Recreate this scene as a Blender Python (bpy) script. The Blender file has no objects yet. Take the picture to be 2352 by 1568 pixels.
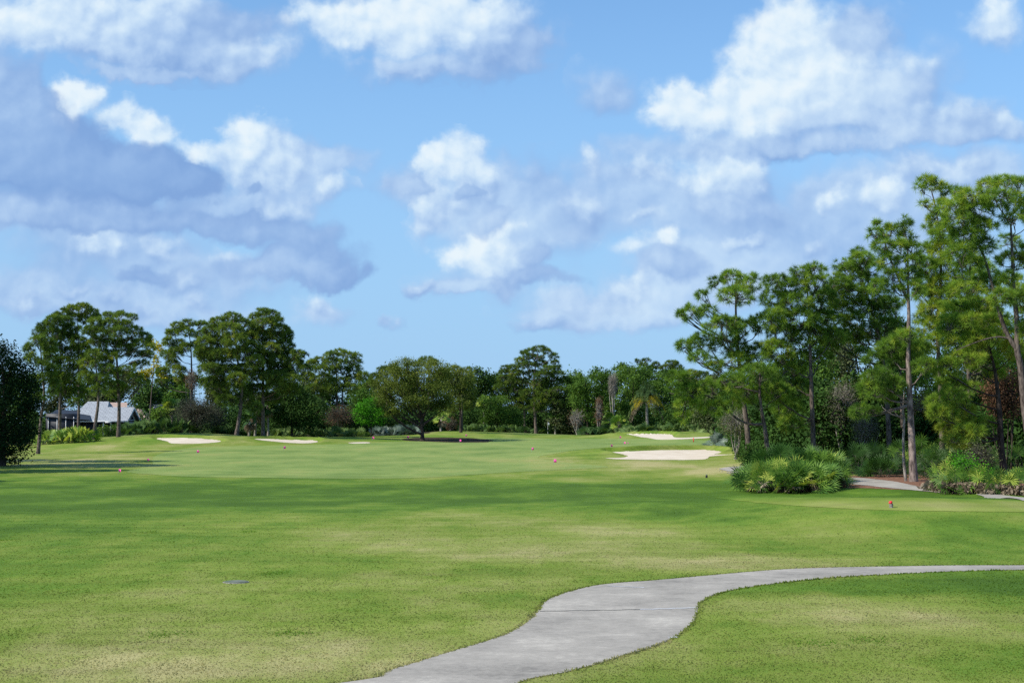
import bpy, math, random
import numpy as np

# ------------------------------------------------------------------ camera
# All measurements were taken on a 2352 x 1568 view of the photograph (focal length 3267 of those pixels, a 50 mm lens);
# the camera stands at the origin 3.6 m above the lowest turf and looks along +Y.
F, CX, CY, HOR, CZ = 3267.0, 1176.0, 784.0, 970.0, 3.6
PITCH = math.atan((HOR - CY) / F)
SC = bpy.context.scene
C = SC.collection
cam_data = bpy.data.cameras.new('camera')
cam_data.lens = 50.0
cam_data.sensor_width = 36.0
cam_data.clip_start = 0.5
cam_data.clip_end = 12000
cam = bpy.data.objects.new('camera', cam_data)
C.objects.link(cam)
cam.location = (0, 0, CZ)
cam.rotation_euler = (math.pi / 2 + PITCH, 0, 0)
SC.camera = cam
SC.view_settings.view_transform = 'Standard'
SC.view_settings.look = 'None'
SC.view_settings.exposure = 0.55
SC.view_settings.gamma = 1.0
SC.cycles.max_bounces = 6
SC.cycles.diffuse_bounces = 3
SC.cycles.transparent_max_bounces = 8
SC.cycles.use_denoising = False

SUN_EL, SUN_AZ = math.radians(41), math.radians(23)      # azimuth: behind the camera's left shoulder
SUN_DIR = (-math.cos(SUN_EL) * math.cos(SUN_AZ), -math.cos(SUN_EL) * math.sin(SUN_AZ), math.sin(SUN_EL))

# ------------------------------------------------------------------ world: Nishita sky with cumulus
def build_world():
    world = bpy.data.worlds.new('World')
    SC.world = world
    world.use_nodes = True
    nt = world.node_tree
    nt.nodes.clear()
    N, L = nt.nodes.new, nt.links.new

    def put(sock, v):
        if isinstance(v, bpy.types.NodeSocket):
            L(v, sock)
        elif v is not None:
            sock.default_value = v

    def M(op, a=None, b=None, c=None, clamp=False):
        n = N('ShaderNodeMath'); n.operation = op; n.use_clamp = clamp
        put(n.inputs[0], a); put(n.inputs[1], b); put(n.inputs[2], c)
        return n.outputs[0]

    def V(op, a=None, b=None, c=None, scale=None, out=0):
        n = N('ShaderNodeVectorMath'); n.operation = op
        put(n.inputs[0], a); put(n.inputs[1], b); put(n.inputs[2], c)
        if scale is not None: put(n.inputs[3], scale)
        return n.outputs[out]

    def smooth(x, a, b, lo=0.0, hi=1.0):
        n = N('ShaderNodeMapRange'); n.interpolation_type = 'SMOOTHSTEP'
        put(n.inputs[0], x); put(n.inputs[1], a); put(n.inputs[2], b); put(n.inputs[3], lo); put(n.inputs[4], hi)
        return n.outputs[0]

    def noise(vec, scale, detail, rough=0.5, dist=0.0, col=False):
        n = N('ShaderNodeTexNoise'); n.noise_dimensions = '2D'
        put(n.inputs['Vector'], vec)
        n.inputs['Scale'].default_value = scale; n.inputs['Detail'].default_value = detail
        n.inputs['Roughness'].default_value = rough; n.inputs['Distortion'].default_value = dist
        return n.outputs['Color' if col else 'Fac']

    def mix(f, a, b):
        n = N('ShaderNodeMix'); n.data_type = 'RGBA'
        put(n.inputs[0], f); put(n.inputs[6], a); put(n.inputs[7], b)
        return n.outputs[2]

    sky = N('ShaderNodeTexSky'); sky.sky_type = 'NISHITA'; sky.sun_disc = False
    sky.sun_elevation = SUN_EL
    sky.sun_rotation = math.atan2(SUN_DIR[0], SUN_DIR[1])
    sky.altitude = 0; sky.air_density = 1.0; sky.dust_density = 0.3; sky.ozone_density = 3.0
    skycol = V('MULTIPLY', sky.outputs[0], (0.115, 0.158, 0.185))

    tc = N('ShaderNodeTexCoord')
    sep = N('ShaderNodeSeparateXYZ'); L(tc.outputs['Generated'], sep.inputs[0])
    dx, dy, dz = sep.outputs
    yy = M('MAXIMUM', dy, 0.25)
    u = M('DIVIDE', dx, yy); v = M('DIVIDE', dz, yy)
    behind = smooth(dy, 0.25, 0.45, 30.0, 0.0)
    cb = N('ShaderNodeCombineXYZ')
    put(cb.inputs[0], M('ADD', M('MULTIPLY_ADD', u, F / 1000, CX / 1000), behind))
    put(cb.inputs[1], M('MULTIPLY_ADD', v, -F / 1000, HOR / 1000))
    q = cb.outputs[0]                                    # thousands of picture units, measured from the top left of the view
    # horizon haze: pale blue towards the horizon
    skycol = mix(smooth(dz, 0.0, 0.36, 0.92, 0.15), skycol, (0.345, 0.575, 0.875, 1))

    # billows
    w1 = V('SUBTRACT', noise(q, 6.0, 5, 0.55, col=True), (0.5, 0.5, 0.5))
    qn = V('MULTIPLY_ADD', w1, (0.035, 0.030, 0.0), q)
    qw = V('MULTIPLY_ADD', w1, (0.150, 0.120, 0.0), q)
    qw = V('MULTIPLY', qw, (1.0, 1.0, 0.0))
    def puff(vec, det):
        a = noise(vec, 8.0, det, 0.55)
        b = N('ShaderNodeTexVoronoi'); b.feature = 'F1'; b.voronoi_dimensions = '2D'; b.inputs['Scale'].default_value = 20.0
        put(b.inputs['Vector'], vec)
        return M('SUBTRACT', M('MULTIPLY_ADD', a, 2.4, -1.0), M('MULTIPLY', b.outputs['Distance'], 0.40))
    n0 = puff(qn, 6)
    n1 = puff(V('ADD', qn, (-0.014, -0.020, 0.0)), 3)
    relief = M('SUBTRACT', n0, n1)
    big = noise(q, 2.6, 1, 0.5)

    sky_and_clouds = skycol
    for (name, blobs, amp, thr, w, rel, opac, tilt) in CLOUD_LAYERS:
        S, Cc = qw, 0.0                                  # S carries (x, y, sum of weights) from blob to blob
        for (x, y, rx, ry, b) in blobs:
            d = V('MULTIPLY_ADD', S, (1000 / rx, 1000 / ry, 0), (-x / rx, -y / ry, 0))
            k = M('SUBTRACT', 1.0, V('DOT_PRODUCT', d, d, out=1), clamp=True)
            # brighter crown, greyer base: the light comes from above left
            br = M('ADD', V('DOT_PRODUCT', d, (-0.08, -tilt, 0), out=1), b)
            k = M('MULTIPLY', k, k)
            Cc = M('MULTIPLY_ADD', k, br, Cc)
            cs = N('ShaderNodeCombineXYZ')
            put(cs.inputs[0], M('MULTIPLY', Cc, 1e-7)); put(cs.inputs[2], k)
            S = V('ADD', S, cs.outputs[0])
        sz = N('ShaderNodeSeparateXYZ'); L(S, sz.inputs[0])
        B = sz.outputs[2]
        D = M('MULTIPLY_ADD', n0, amp, B)
        D = M('MINIMUM', D, M('MULTIPLY', B, 14.0))
        alpha = M('MULTIPLY', smooth(D, thr, thr + w), opac)
        bright = M('DIVIDE', Cc, M('ADD', B, 0.0001))
        bright = M('MULTIPLY_ADD', relief, rel, bright)
        bright = M('MULTIPLY_ADD', M('SUBTRACT', big, 0.5), 0.35, bright)
        edge = smooth(D, thr, thr + 1.6, -0.20, 0.02)
        bright = M('ADD', bright, edge)
        ramp = N('ShaderNodeValToRGB')
        cr = ramp.color_ramp
        cr.interpolation = 'B_SPLINE'
        cr.elements[0].position = 0.0; cr.elements[0].color = (0.205, 0.365, 0.695, 1)
        cr.elements[1].position = 1.0; cr.elements[1].color = (0.86, 0.945, 0.99, 1)
        for pos, col in ((0.3, (0.30, 0.475, 0.79, 1)), (0.55, (0.46, 0.64, 0.90, 1)), (0.8, (0.69, 0.85, 0.985, 1))):
            e = cr.elements.new(pos); e.color = col
        L(bright, ramp.inputs[0])
        sky_and_clouds = mix(alpha, sky_and_clouds, ramp.outputs[0])
    plain = N('ShaderNodeBackground'); plain.inputs['Strength'].default_value = 0.68; L(skycol, plain.inputs['Color'])
    bg = N('ShaderNodeBackground'); bg.inputs['Strength'].default_value = 0.68; L(sky_and_clouds, bg.inputs['Color'])
    # the bank of clouds stands only in this quarter of the sky; the rest is clear
    window = M('MULTIPLY', smooth(dy, 0.55, 0.70), M('MULTIPLY', smooth(dz, -0.02, -0.01), smooth(dz, 0.40, 0.34)))
    ms = N('ShaderNodeMixShader'); L(window, ms.inputs[0]); L(plain.outputs[0], ms.inputs[1]); L(bg.outputs[0], ms.inputs[2])
    out = N('ShaderNodeOutputWorld'); L(ms.outputs[0], out.inputs['Surface'])
    world.cycles.sampling_method = 'MANUAL'
    world.cycles.sample_map_resolution = 256

# x, y, half width, half height, brightness; (name, blobs, noise amount, threshold, edge width, relief, opacity)
CLOUD_LAYERS = [
    ('veil', [
        (220, 560, 330, 110, .55), (450, 640, 330, 90, .50), (200, 690, 260, 60, .55), (720, 360, 130, 70, .50),
        (1400, 440, 260, 130, .55), (1700, 500, 360, 170, .52), (2050, 560, 360, 200, .52), (1450, 690, 320, 80, .60),
        (1400, 200, 110, 90, .55), (1620, 620, 300, 90, .50), (1150, 420, 160, 100, .50), (2100, 420, 330, 130, .55),
        (930, 430, 90, 60, .45), (100, 480, 300, 80, .5), (2300, 420, 160, 120, .6), (500, 470, 360, 60, .5),
        (1040, 665, 130, 25, .5), (1100, 650, 200, 60, .55), (1400, 720, 300, 60, .62), (350, 720, 350, 60, .60), (60, 660, 200, 80, .6), (740, 720, 120, 50, .62), (1700, 640, 300, 110, .58), (1980, 180, 330, 160, .66), (1600, 330, 260, 60, .56), (1080, 480, 170, 170, .60), (1250, 520, 170, 120, .54), (640, 420, 240, 110, .60), (800, 360, 110, 60, .55), (300, 60, 420, 120, .6), (1120, 90, 220, 110, .5),
    ], .42, -.03, .95, .16, .88, .10),
    ('soft', [
        (1358, 388, 50, 58, 0.71), (1500, 388, 70, 45, 0.67), (1725, 392, 60, 75, 0.75), (1925, 458, 42, 40, 0.81), (1548, 565, 40, 55, 0.76), (1480, 488, 60, 30, 0.63),
        (620, 470, 130, 60, 0.63), (1140, 660, 60, 30, 0.51), (1860, 560, 70, 40, 0.57), (2230, 400, 120, 50, 0.61), (2130, 380, 120, 60, 0.57), (960, 660, 60, 26, 0.51), (1250, 740, 110, 30, 0.53), (330, 715, 60, 30, 0.57), (470, 700, 60, 40, 0.57), (60, 690, 60, 40, 0.61), (160, 670, 50, 30, 0.61),
        (210, 30, 330, 140, 0.75), (60, 30, 170, 120, 0.79), (430, 50, 230, 120, 0.43), (575, 125, 135, 75, 0.71), (470, 110, 160, 80, 0.41), (300, 90, 220, 70, 0.53),
        (830, 40, 210, 120, 0.89), (1010, 50, 260, 130, 0.79), (1170, 95, 130, 110, 0.33), (960, 160, 210, 45, 0.49), (1080, 20, 210, 90, 0.71), (720, 40, 90, 80, 0.81),
        (1775, 90, 120, 120, 0.93), (1720, 190, 130, 120, 0.96), (1840, 30, 90, 100, 0.86), (1600, 260, 180, 85, 0.91), (1760, 270, 220, 90, 0.86), (1540, 240, 90, 70, 0.86), (1850, 200, 140, 120, 0.79),
        (1920, 150, 170, 130, 0.71), (2050, 200, 180, 120, 0.57), (2000, 290, 280, 80, 0.31), (2210, 270, 200, 80, 0.59), (2010, 60, 150, 100, 0.41), (2310, 300, 140, 55, 0.53), (1800, 335, 300, 40, 0.33),
        (2310, 30, 120, 110, 0.81), (1640, 400, 170, 90, 0.69), (1720, 470, 180, 110, 0.46), (2025, 440, 85, 60, 0.75), (210, 560, 110, 50, 0.76), (370, 570, 90, 50, 0.66), (540, 590, 80, 50, 0.57), (430, 650, 80, 45, 0.53),
        (750, 440, 110, 55, 0.71), (1470, 560, 105, 48, 0.75), (1700, 560, 80, 32, 0.63), (250, 695, 65, 50, 0.53), (1450, 660, 80, 50, 0.65), (1380, 690, 140, 48, 0.59), (1330, 480, 110, 70, 0.53), (730, 705, 80, 45, 0.61), (895, 725, 45, 40, 0.55),
    ], .55, .02, 1.05, .32, .97, .30),
    ('crisp', [
        (120, 245, 84, 100, 0.92), (180, 210, 57, 68, 0.88), (150, 300, 46, 57, 0.90), (290, 265, 95, 84, 0.92), (360, 310, 79, 79, 0.90), (440, 352, 68, 52, 0.90),
        (560, 310, 84, 79, 0.90), (640, 360, 122, 90, 0.76), (530, 390, 100, 90, 0.75), (620, 420, 90, 79, 0.70),
        (1045, 355, 95, 79, 0.90), (985, 380, 63, 57, 0.85), (1090, 430, 79, 79, 0.58), (1000, 480, 95, 84, 0.64),
        (1135, 520, 84, 44, 0.84), (1070, 590, 117, 70, 0.86), (1130, 570, 90, 73, 0.66), (1180, 620, 133, 65, 0.46),
    ], .60, .08, .72, .36, .95, .16),
    ('grey', [
        (1880, 325, 300, 42, 0.60), (2160, 300, 210, 50, 0.65), (1950, 260, 190, 60, 0.68), (1985, 70, 130, 90, 0.56), (980, 145, 240, 30, 0.60), (1225, 95, 95, 75, 0.46), (530, 35, 160, 80, 0.47), (330, 145, 270, 22, 0.55), (2060, 200, 120, 60, 0.65), (1690, 470, 160, 50, 0.56),
        (20, 200, 110, 150, 0.39), (60, 340, 170, 110, 0.29), (210, 330, 100, 100, 0.15), (330, 385, 150, 90, 0.13), (120, 400, 280, 90, 0.17), (240, 410, 240, 70, 0.15), (60, 280, 110, 110, 0.33), (430, 420, 110, 60, 0.17),
        (300, 500, 420, 55, 0.41), (60, 490, 260, 70, 0.49), (600, 520, 230, 50, 0.35), (700, 590, 160, 90, 0.29), (770, 640, 110, 40, 0.25),
        (330, 635, 140, 35, 0.39), (600, 620, 200, 50, 0.43), (1240, 640, 150, 38, 0.40), (1250, 590, 60, 45, 0.46), (1060, 440, 55, 22, 0.46), (930, 430, 60, 30, 0.50),
        (1530, 610, 130, 55, 0.46), (1130, 480, 60, 50, 0.55), (560, 440, 50, 25, 0.43),
    ], .42, .12, .62, .16, .93, .05),
]
build_world()

sun = bpy.data.lights.new('sun', 'SUN')
sun.energy = 3.95
sun.angle = math.radians(0.53)
sun.color = (1.0, 0.94, 0.84)
sun_ob = bpy.data.objects.new('sun', sun)
C.objects.link(sun_ob)
from mathutils import Vector
sun_ob.rotation_euler = Vector(SUN_DIR).to_track_quat('Z', 'Y').to_euler()

# ------------------------------------------------------------------ helpers
rng = np.random.default_rng(7)


def at(px, py, d, z=None):
    """World point seen at picture position (px, py) at distance d along +Y."""
    ch, cv = px - CX, CY - py
    Y = F * math.cos(PITCH) - cv * math.sin(PITCH)
    Z = F * math.sin(PITCH) + cv * math.cos(PITCH)
    k = d / Y
    return np.array([ch * k, d, CZ + Z * k])


def prop(o, label=None, cat=None, group=None, kind=None):
    if label: o['label'] = label
    if cat: o['category'] = cat
    if group: o['group'] = group
    if kind: o['kind'] = kind
    return o


def empty(name, loc, label=None, cat=None, group=None, kind=None):
    o = bpy.data.objects.new(name, None)
    o.empty_display_size = 0.3
    C.objects.link(o)
    o.location = tuple(float(t) for t in loc)
    return prop(o, label, cat, group, kind)


class MB:
    """Collects faces of any size as numpy arrays and links them as one mesh object."""
    def __init__(self):
        self.v, self.f, self.a, self.n = [], [], [], 0

    def add(self, verts, faces, var=0.5):
        verts = np.asarray(verts, dtype=np.float64).reshape(-1, 3)
        faces = np.asarray(faces, dtype=np.int64)
        self.v.append(verts)
        self.f.append(faces + self.n)
        a = np.empty(len(verts)); a[:] = var
        self.a.append(a)
        self.n += len(verts)
        return self

    def tube(self, pts, radii, sides=6, var=0.5, cap=False):
        pts = np.asarray(pts, float)
        n = len(pts)
        radii = np.broadcast_to(np.asarray(radii, float), (n,))
        t = np.gradient(pts, axis=0)
        t /= np.linalg.norm(t, axis=1)[:, None] + 1e-9
        up = np.array([0, 0, 1.0]) if abs(t[:, 2]).mean() < 0.8 else np.array([0.3, 1.0, 0])
        s = np.cross(t, up); s /= np.linalg.norm(s, axis=1)[:, None] + 1e-9
        w = np.cross(s, t)
        ang = np.linspace(0, 2 * np.pi, sides, endpoint=False)
        ring = s[:, None, :] * np.cos(ang)[None, :, None] + w[:, None, :] * np.sin(ang)[None, :, None]
        v = (pts[:, None, :] + ring * radii[:, None, None]).reshape(-1, 3)
        i = np.arange(n - 1)[:, None] * sides; j = np.arange(sides)[None, :]; k = (j + 1) % sides
        f = np.stack([i + j, i + k, i + sides + k, i + sides + j], -1).reshape(-1, 4)
        self.add(v, f, var)
        if cap:
            c = pts[-1]
            base = (n - 1) * sides
            vv = np.vstack([v[base:], c])
            self.add(vv, [[q, (q + 1) % sides, sides] for q in range(sides)], var)
        return self

    def box(self, lo, hi, var=0.5):
        x0, y0, z0 = lo; x1, y1, z1 = hi
        v = [(x0, y0, z0), (x1, y0, z0), (x1, y1, z0), (x0, y1, z0), (x0, y0, z1), (x1, y0, z1), (x1, y1, z1), (x0, y1, z1)]
        return self.add(v, [(0, 3, 2, 1), (4, 5, 6, 7), (0, 1, 5, 4), (1, 2, 6, 5), (2, 3, 7, 6), (3, 0, 4, 7)], var)

    def build(self, name, mat, parent=None, origin=None, smooth=False):
        me = bpy.data.meshes.new(name)
        v = np.vstack(self.v)
        if origin is not None: v = v - np.asarray(origin)[None, :]
        me.vertices.add(len(v))
        me.vertices.foreach_set('co', v.astype(np.float32).ravel())
        flat = np.concatenate([f.ravel() for f in self.f])
        size = np.concatenate([np.full(len(f), f.shape[1]) for f in self.f])
        me.loops.add(len(flat)); me.polygons.add(len(size))
        me.loops.foreach_set('vertex_index', flat.astype(np.int32))
        start = np.concatenate([[0], np.cumsum(size)[:-1]])
        me.polygons.foreach_set('loop_start', start.astype(np.int32))
        me.polygons.foreach_set('loop_total', size.astype(np.int32))
        if smooth: me.polygons.foreach_set('use_smooth', np.ones(len(size), dtype=bool))
        at_ = me.attributes.new('var', 'FLOAT', 'POINT')
        at_.data.foreach_set('value', np.concatenate(self.a).astype(np.float32))
        me.update(calc_edges=True)
        if mat: me.materials.append(mat)
        o = bpy.data.objects.new(name, me)
        C.objects.link(o)
        if parent is not None:
            o.parent = parent
        elif origin is not None:
            o.location = tuple(float(t) for t in origin)
        return o


def attr(me, name, vals):
    a = me.attributes.new(name, 'FLOAT', 'POINT')
    a.data.foreach_set('value', np.asarray(vals, dtype=np.float32))


def material(name, rough=0.9, spec=0.2):
    m = bpy.data.materials.new(name); m.use_nodes = True
    nt = m.node_tree; nt.nodes.clear()
    out = nt.nodes.new('ShaderNodeOutputMaterial')
    b = nt.nodes.new('ShaderNodeBsdfPrincipled')
    b.inputs['Roughness'].default_value = rough
    b.inputs['Specular IOR Level'].default_value = spec
    nt.links.new(b.outputs[0], out.inputs[0])
    return m, nt, b, out


def ramp(nt, src, stops, interp='LINEAR'):
    r = nt.nodes.new('ShaderNodeValToRGB'); cr = r.color_ramp; cr.interpolation = interp
    cr.elements[0].position, cr.elements[0].color = stops[0][0], (*stops[0][1], 1)
    cr.elements[1].position, cr.elements[1].color = stops[-1][0], (*stops[-1][1], 1)
    for p, c in stops[1:-1]:
        e = cr.elements.new(p); e.color = (*c, 1)
    nt.links.new(src, r.inputs[0])
    return r.outputs[0]


def nnoise(nt, vec, scale, detail=3, rough=0.5, stretch=None, out='Fac'):
    n = nt.nodes.new('ShaderNodeTexNoise')
    n.inputs['Scale'].default_value = scale; n.inputs['Detail'].default_value = detail; n.inputs['Roughness'].default_value = rough
    if stretch:
        m = nt.nodes.new('ShaderNodeMapping'); m.inputs['Scale'].default_value = stretch[:3]
        if len(stretch) > 3: m.inputs['Rotation'].default_value = (0, 0, stretch[3])
        nt.links.new(vec, m.inputs[0]); vec = m.outputs[0]
    nt.links.new(vec, n.inputs['Vector'])
    return n.outputs[out]


def nmath(nt, op, a, b=None, c=None, clamp=False):
    n = nt.nodes.new('ShaderNodeMath'); n.operation = op; n.use_clamp = clamp
    for i, v in enumerate((a, b, c)):
        if isinstance(v, bpy.types.NodeSocket): nt.links.new(v, n.inputs[i])
        elif v is not None: n.inputs[i].default_value = v
    return n.outputs[0]


def nmix(nt, f, a, b, mode='MIX'):
    n = nt.nodes.new('ShaderNodeMix'); n.data_type = 'RGBA'; n.blend_type = mode
    for i, v in ((0, f), (6, a), (7, b)):
        if isinstance(v, bpy.types.NodeSocket): nt.links.new(v, n.inputs[i])
        else: n.inputs[i].default_value = v if i == 0 else (*v, 1)
    return n.outputs[2]


def nattr(nt, name):
    n = nt.nodes.new('ShaderNodeAttribute'); n.attribute_name = name
    return n.outputs['Fac']


def npos(nt):
    return nt.nodes.new('ShaderNodeNewGeometry').outputs['Position']


# ---- foliage: leaf colour by clump value, some light through the leaf
def leaf_mat(name, stops, trans=0.35, rough=0.7, spec=0.08, tint=None):
    m, nt, b, out = material(name, rough, spec)
    v = nattr(nt, 'var')
    big = nnoise(nt, npos(nt), 0.35, 2)
    f = nmath(nt, 'MULTIPLY_ADD', nmath(nt, 'SUBTRACT', big, 0.5), 0.9, v, clamp=True)
    col = ramp(nt, f, stops)
    nt.links.new(col, b.inputs['Base Color'])
    t = nt.nodes.new('ShaderNodeBsdfTranslucent')
    tc = nmix(nt, 1.0, col, tint or (1.0, 1.0, 0.45), 'MULTIPLY')
    nt.links.new(tc, t.inputs[0])
    ms = nt.nodes.new('ShaderNodeMixShader'); ms.inputs[0].default_value = trans
    nt.links.new(b.outputs[0], ms.inputs[1]); nt.links.new(t.outputs[0], ms.inputs[2])
    nt.links.new(ms.outputs[0], out.inputs[0])
    return m


def bark_mat(name, c1, c2, scale=6.0):
    m, nt, b, out = material(name, 0.95, 0.1)
    p = npos(nt)
    n = nnoise(nt, p, scale, 4, 0.6, (1.6, 1.6, 0.5))
    n2 = nnoise(nt, p, scale * 0.25, 2)
    f = nmath(nt, 'ADD', nmath(nt, 'MULTIPLY', n, 0.7), nmath(nt, 'MULTIPLY', n2, 0.3))
    nt.links.new(ramp(nt, f, [(0.38, c1), (0.60, c2)]), b.inputs['Base Color'])
    bp = nt.nodes.new('ShaderNodeBump'); bp.inputs['Strength'].default_value = 0.7; bp.inputs['Distance'].default_value = 0.04
    nt.links.new(n, bp.inputs['Height']); nt.links.new(bp.outputs[0], b.inputs['Normal'])
    return m


M_PINE = leaf_mat('pine_needles', [(0.0, (0.059, 0.119, 0.022)), (0.45, (0.151, 0.270, 0.042)), (0.8, (0.281, 0.421, 0.055)), (1.0, (0.410, 0.475, 0.070))], 0.45)
M_PINE_FAR = leaf_mat('pine_needles_deep', [(0.0, (0.059, 0.109, 0.025)), (0.5, (0.142, 0.224, 0.042)), (0.85, (0.254, 0.328, 0.050)), (1.0, (0.378, 0.380, 0.063))], 0.40)
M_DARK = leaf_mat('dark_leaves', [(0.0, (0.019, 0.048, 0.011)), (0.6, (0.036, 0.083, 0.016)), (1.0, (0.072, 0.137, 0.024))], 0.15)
M_BROAD = leaf_mat('broad_leaves', [(0.0, (0.034, 0.075, 0.014)), (0.5, (0.076, 0.154, 0.024)), (1.0, (0.157, 0.253, 0.040))], 0.32)
M_BRIGHT = leaf_mat('bright_leaves', [(0.0, (0.045, 0.165, 0.012)), (0.5, (0.075, 0.285, 0.015)), (1.0, (0.165, 0.405, 0.025))], 0.35)
M_OAK = leaf_mat('oak_leaves', [(0.0, (0.064, 0.094, 0.018)), (0.5, (0.128, 0.171, 0.029)), (1.0, (0.223, 0.248, 0.046))], 0.25)
M_GREYTWIG = leaf_mat('grey_twigs', [(0.0, (0.045, 0.058, 0.036)), (0.6, (0.080, 0.096, 0.062)), (1.0, (0.14, 0.15, 0.10))], 0.15, tint=(1, 1, 1))
M_OLIVE = leaf_mat('olive_leaves', [(0.0, (0.046, 0.065, 0.024)), (0.5, (0.098, 0.121, 0.050)), (1.0, (0.208, 0.223, 0.094))], 0.2)
M_BROWN = leaf_mat('dead_leaves', [(0.0, (0.055, 0.032, 0.020)), (0.5, (0.13, 0.070, 0.040)), (1.0, (0.24, 0.14, 0.08))], 0.2, tint=(1, 0.8, 0.6))
M_STRAW = leaf_mat('dry_fronds', [(0.0, (0.10, 0.075, 0.05)), (0.5, (0.24, 0.19, 0.13)), (1.0, (0.42, 0.35, 0.25))], 0.2, tint=(1, 0.9, 0.8))
M_YELLOW = leaf_mat('yellow_blossom', [(0.0, (0.12, 0.16, 0.02)), (0.4, (0.40, 0.36, 0.02)), (1.0, (0.66, 0.55, 0.03))], 0.3)
M_PALMETTO = leaf_mat('palmetto_fronds', [(0.0, (0.020, 0.058, 0.012)), (0.4, (0.058, 0.140, 0.022)), (0.75, (0.17, 0.30, 0.040)), (1.0, (0.44, 0.50, 0.09))], 0.28, 0.5, 0.2)
M_SILVER = leaf_mat('silver_fronds', [(0.0, (0.05, 0.085, 0.06)), (0.5, (0.14, 0.20, 0.15)), (1.0, (0.34, 0.40, 0.32))], 0.2, 0.5, 0.25, tint=(1, 1, 0.8))
M_FAR_FROND = leaf_mat('hedge_fronds', [(0.0, (0.042, 0.090, 0.028)), (0.5, (0.091, 0.165, 0.050)), (1.0, (0.210, 0.285, 0.094))], 0.25)
M_QUEEN = leaf_mat('palm_fronds', [(0.0, (0.05, 0.10, 0.035)), (0.5, (0.085, 0.15, 0.055)), (0.85, (0.15, 0.20, 0.05)), (1.0, (0.42, 0.33, 0.02))], 0.3)
M_BARK = bark_mat('pine_bark', (0.036, 0.029, 0.025), (0.175, 0.140, 0.118))
M_BARK_DARK = bark_mat('dark_bark', (0.020, 0.016, 0.013), (0.075, 0.058, 0.048))
M_BARK_PALE = bark_mat('pale_bark', (0.13, 0.11, 0.095), (0.36, 0.33, 0.29))
M_TWIG = bark_mat('twig_bark', (0.048, 0.044, 0.034), (0.15, 0.138, 0.108), 3.0)
M_BARK_PINK = bark_mat('scaly_pink_bark', (0.060, 0.045, 0.040), (0.30, 0.235, 0.20), 5.0)
M_WEED = leaf_mat('weed_leaves', [(0.0, (0.085, 0.19, 0.018)), (1.0, (0.15, 0.27, 0.03))], 0.4)
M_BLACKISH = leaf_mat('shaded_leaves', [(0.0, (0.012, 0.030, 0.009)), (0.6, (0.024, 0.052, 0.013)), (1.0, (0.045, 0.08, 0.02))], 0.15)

# ------------------------------------------------------------------ terrain
def poly_w(pts, d=None):
    return [tuple(p) for p in pts]


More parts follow.
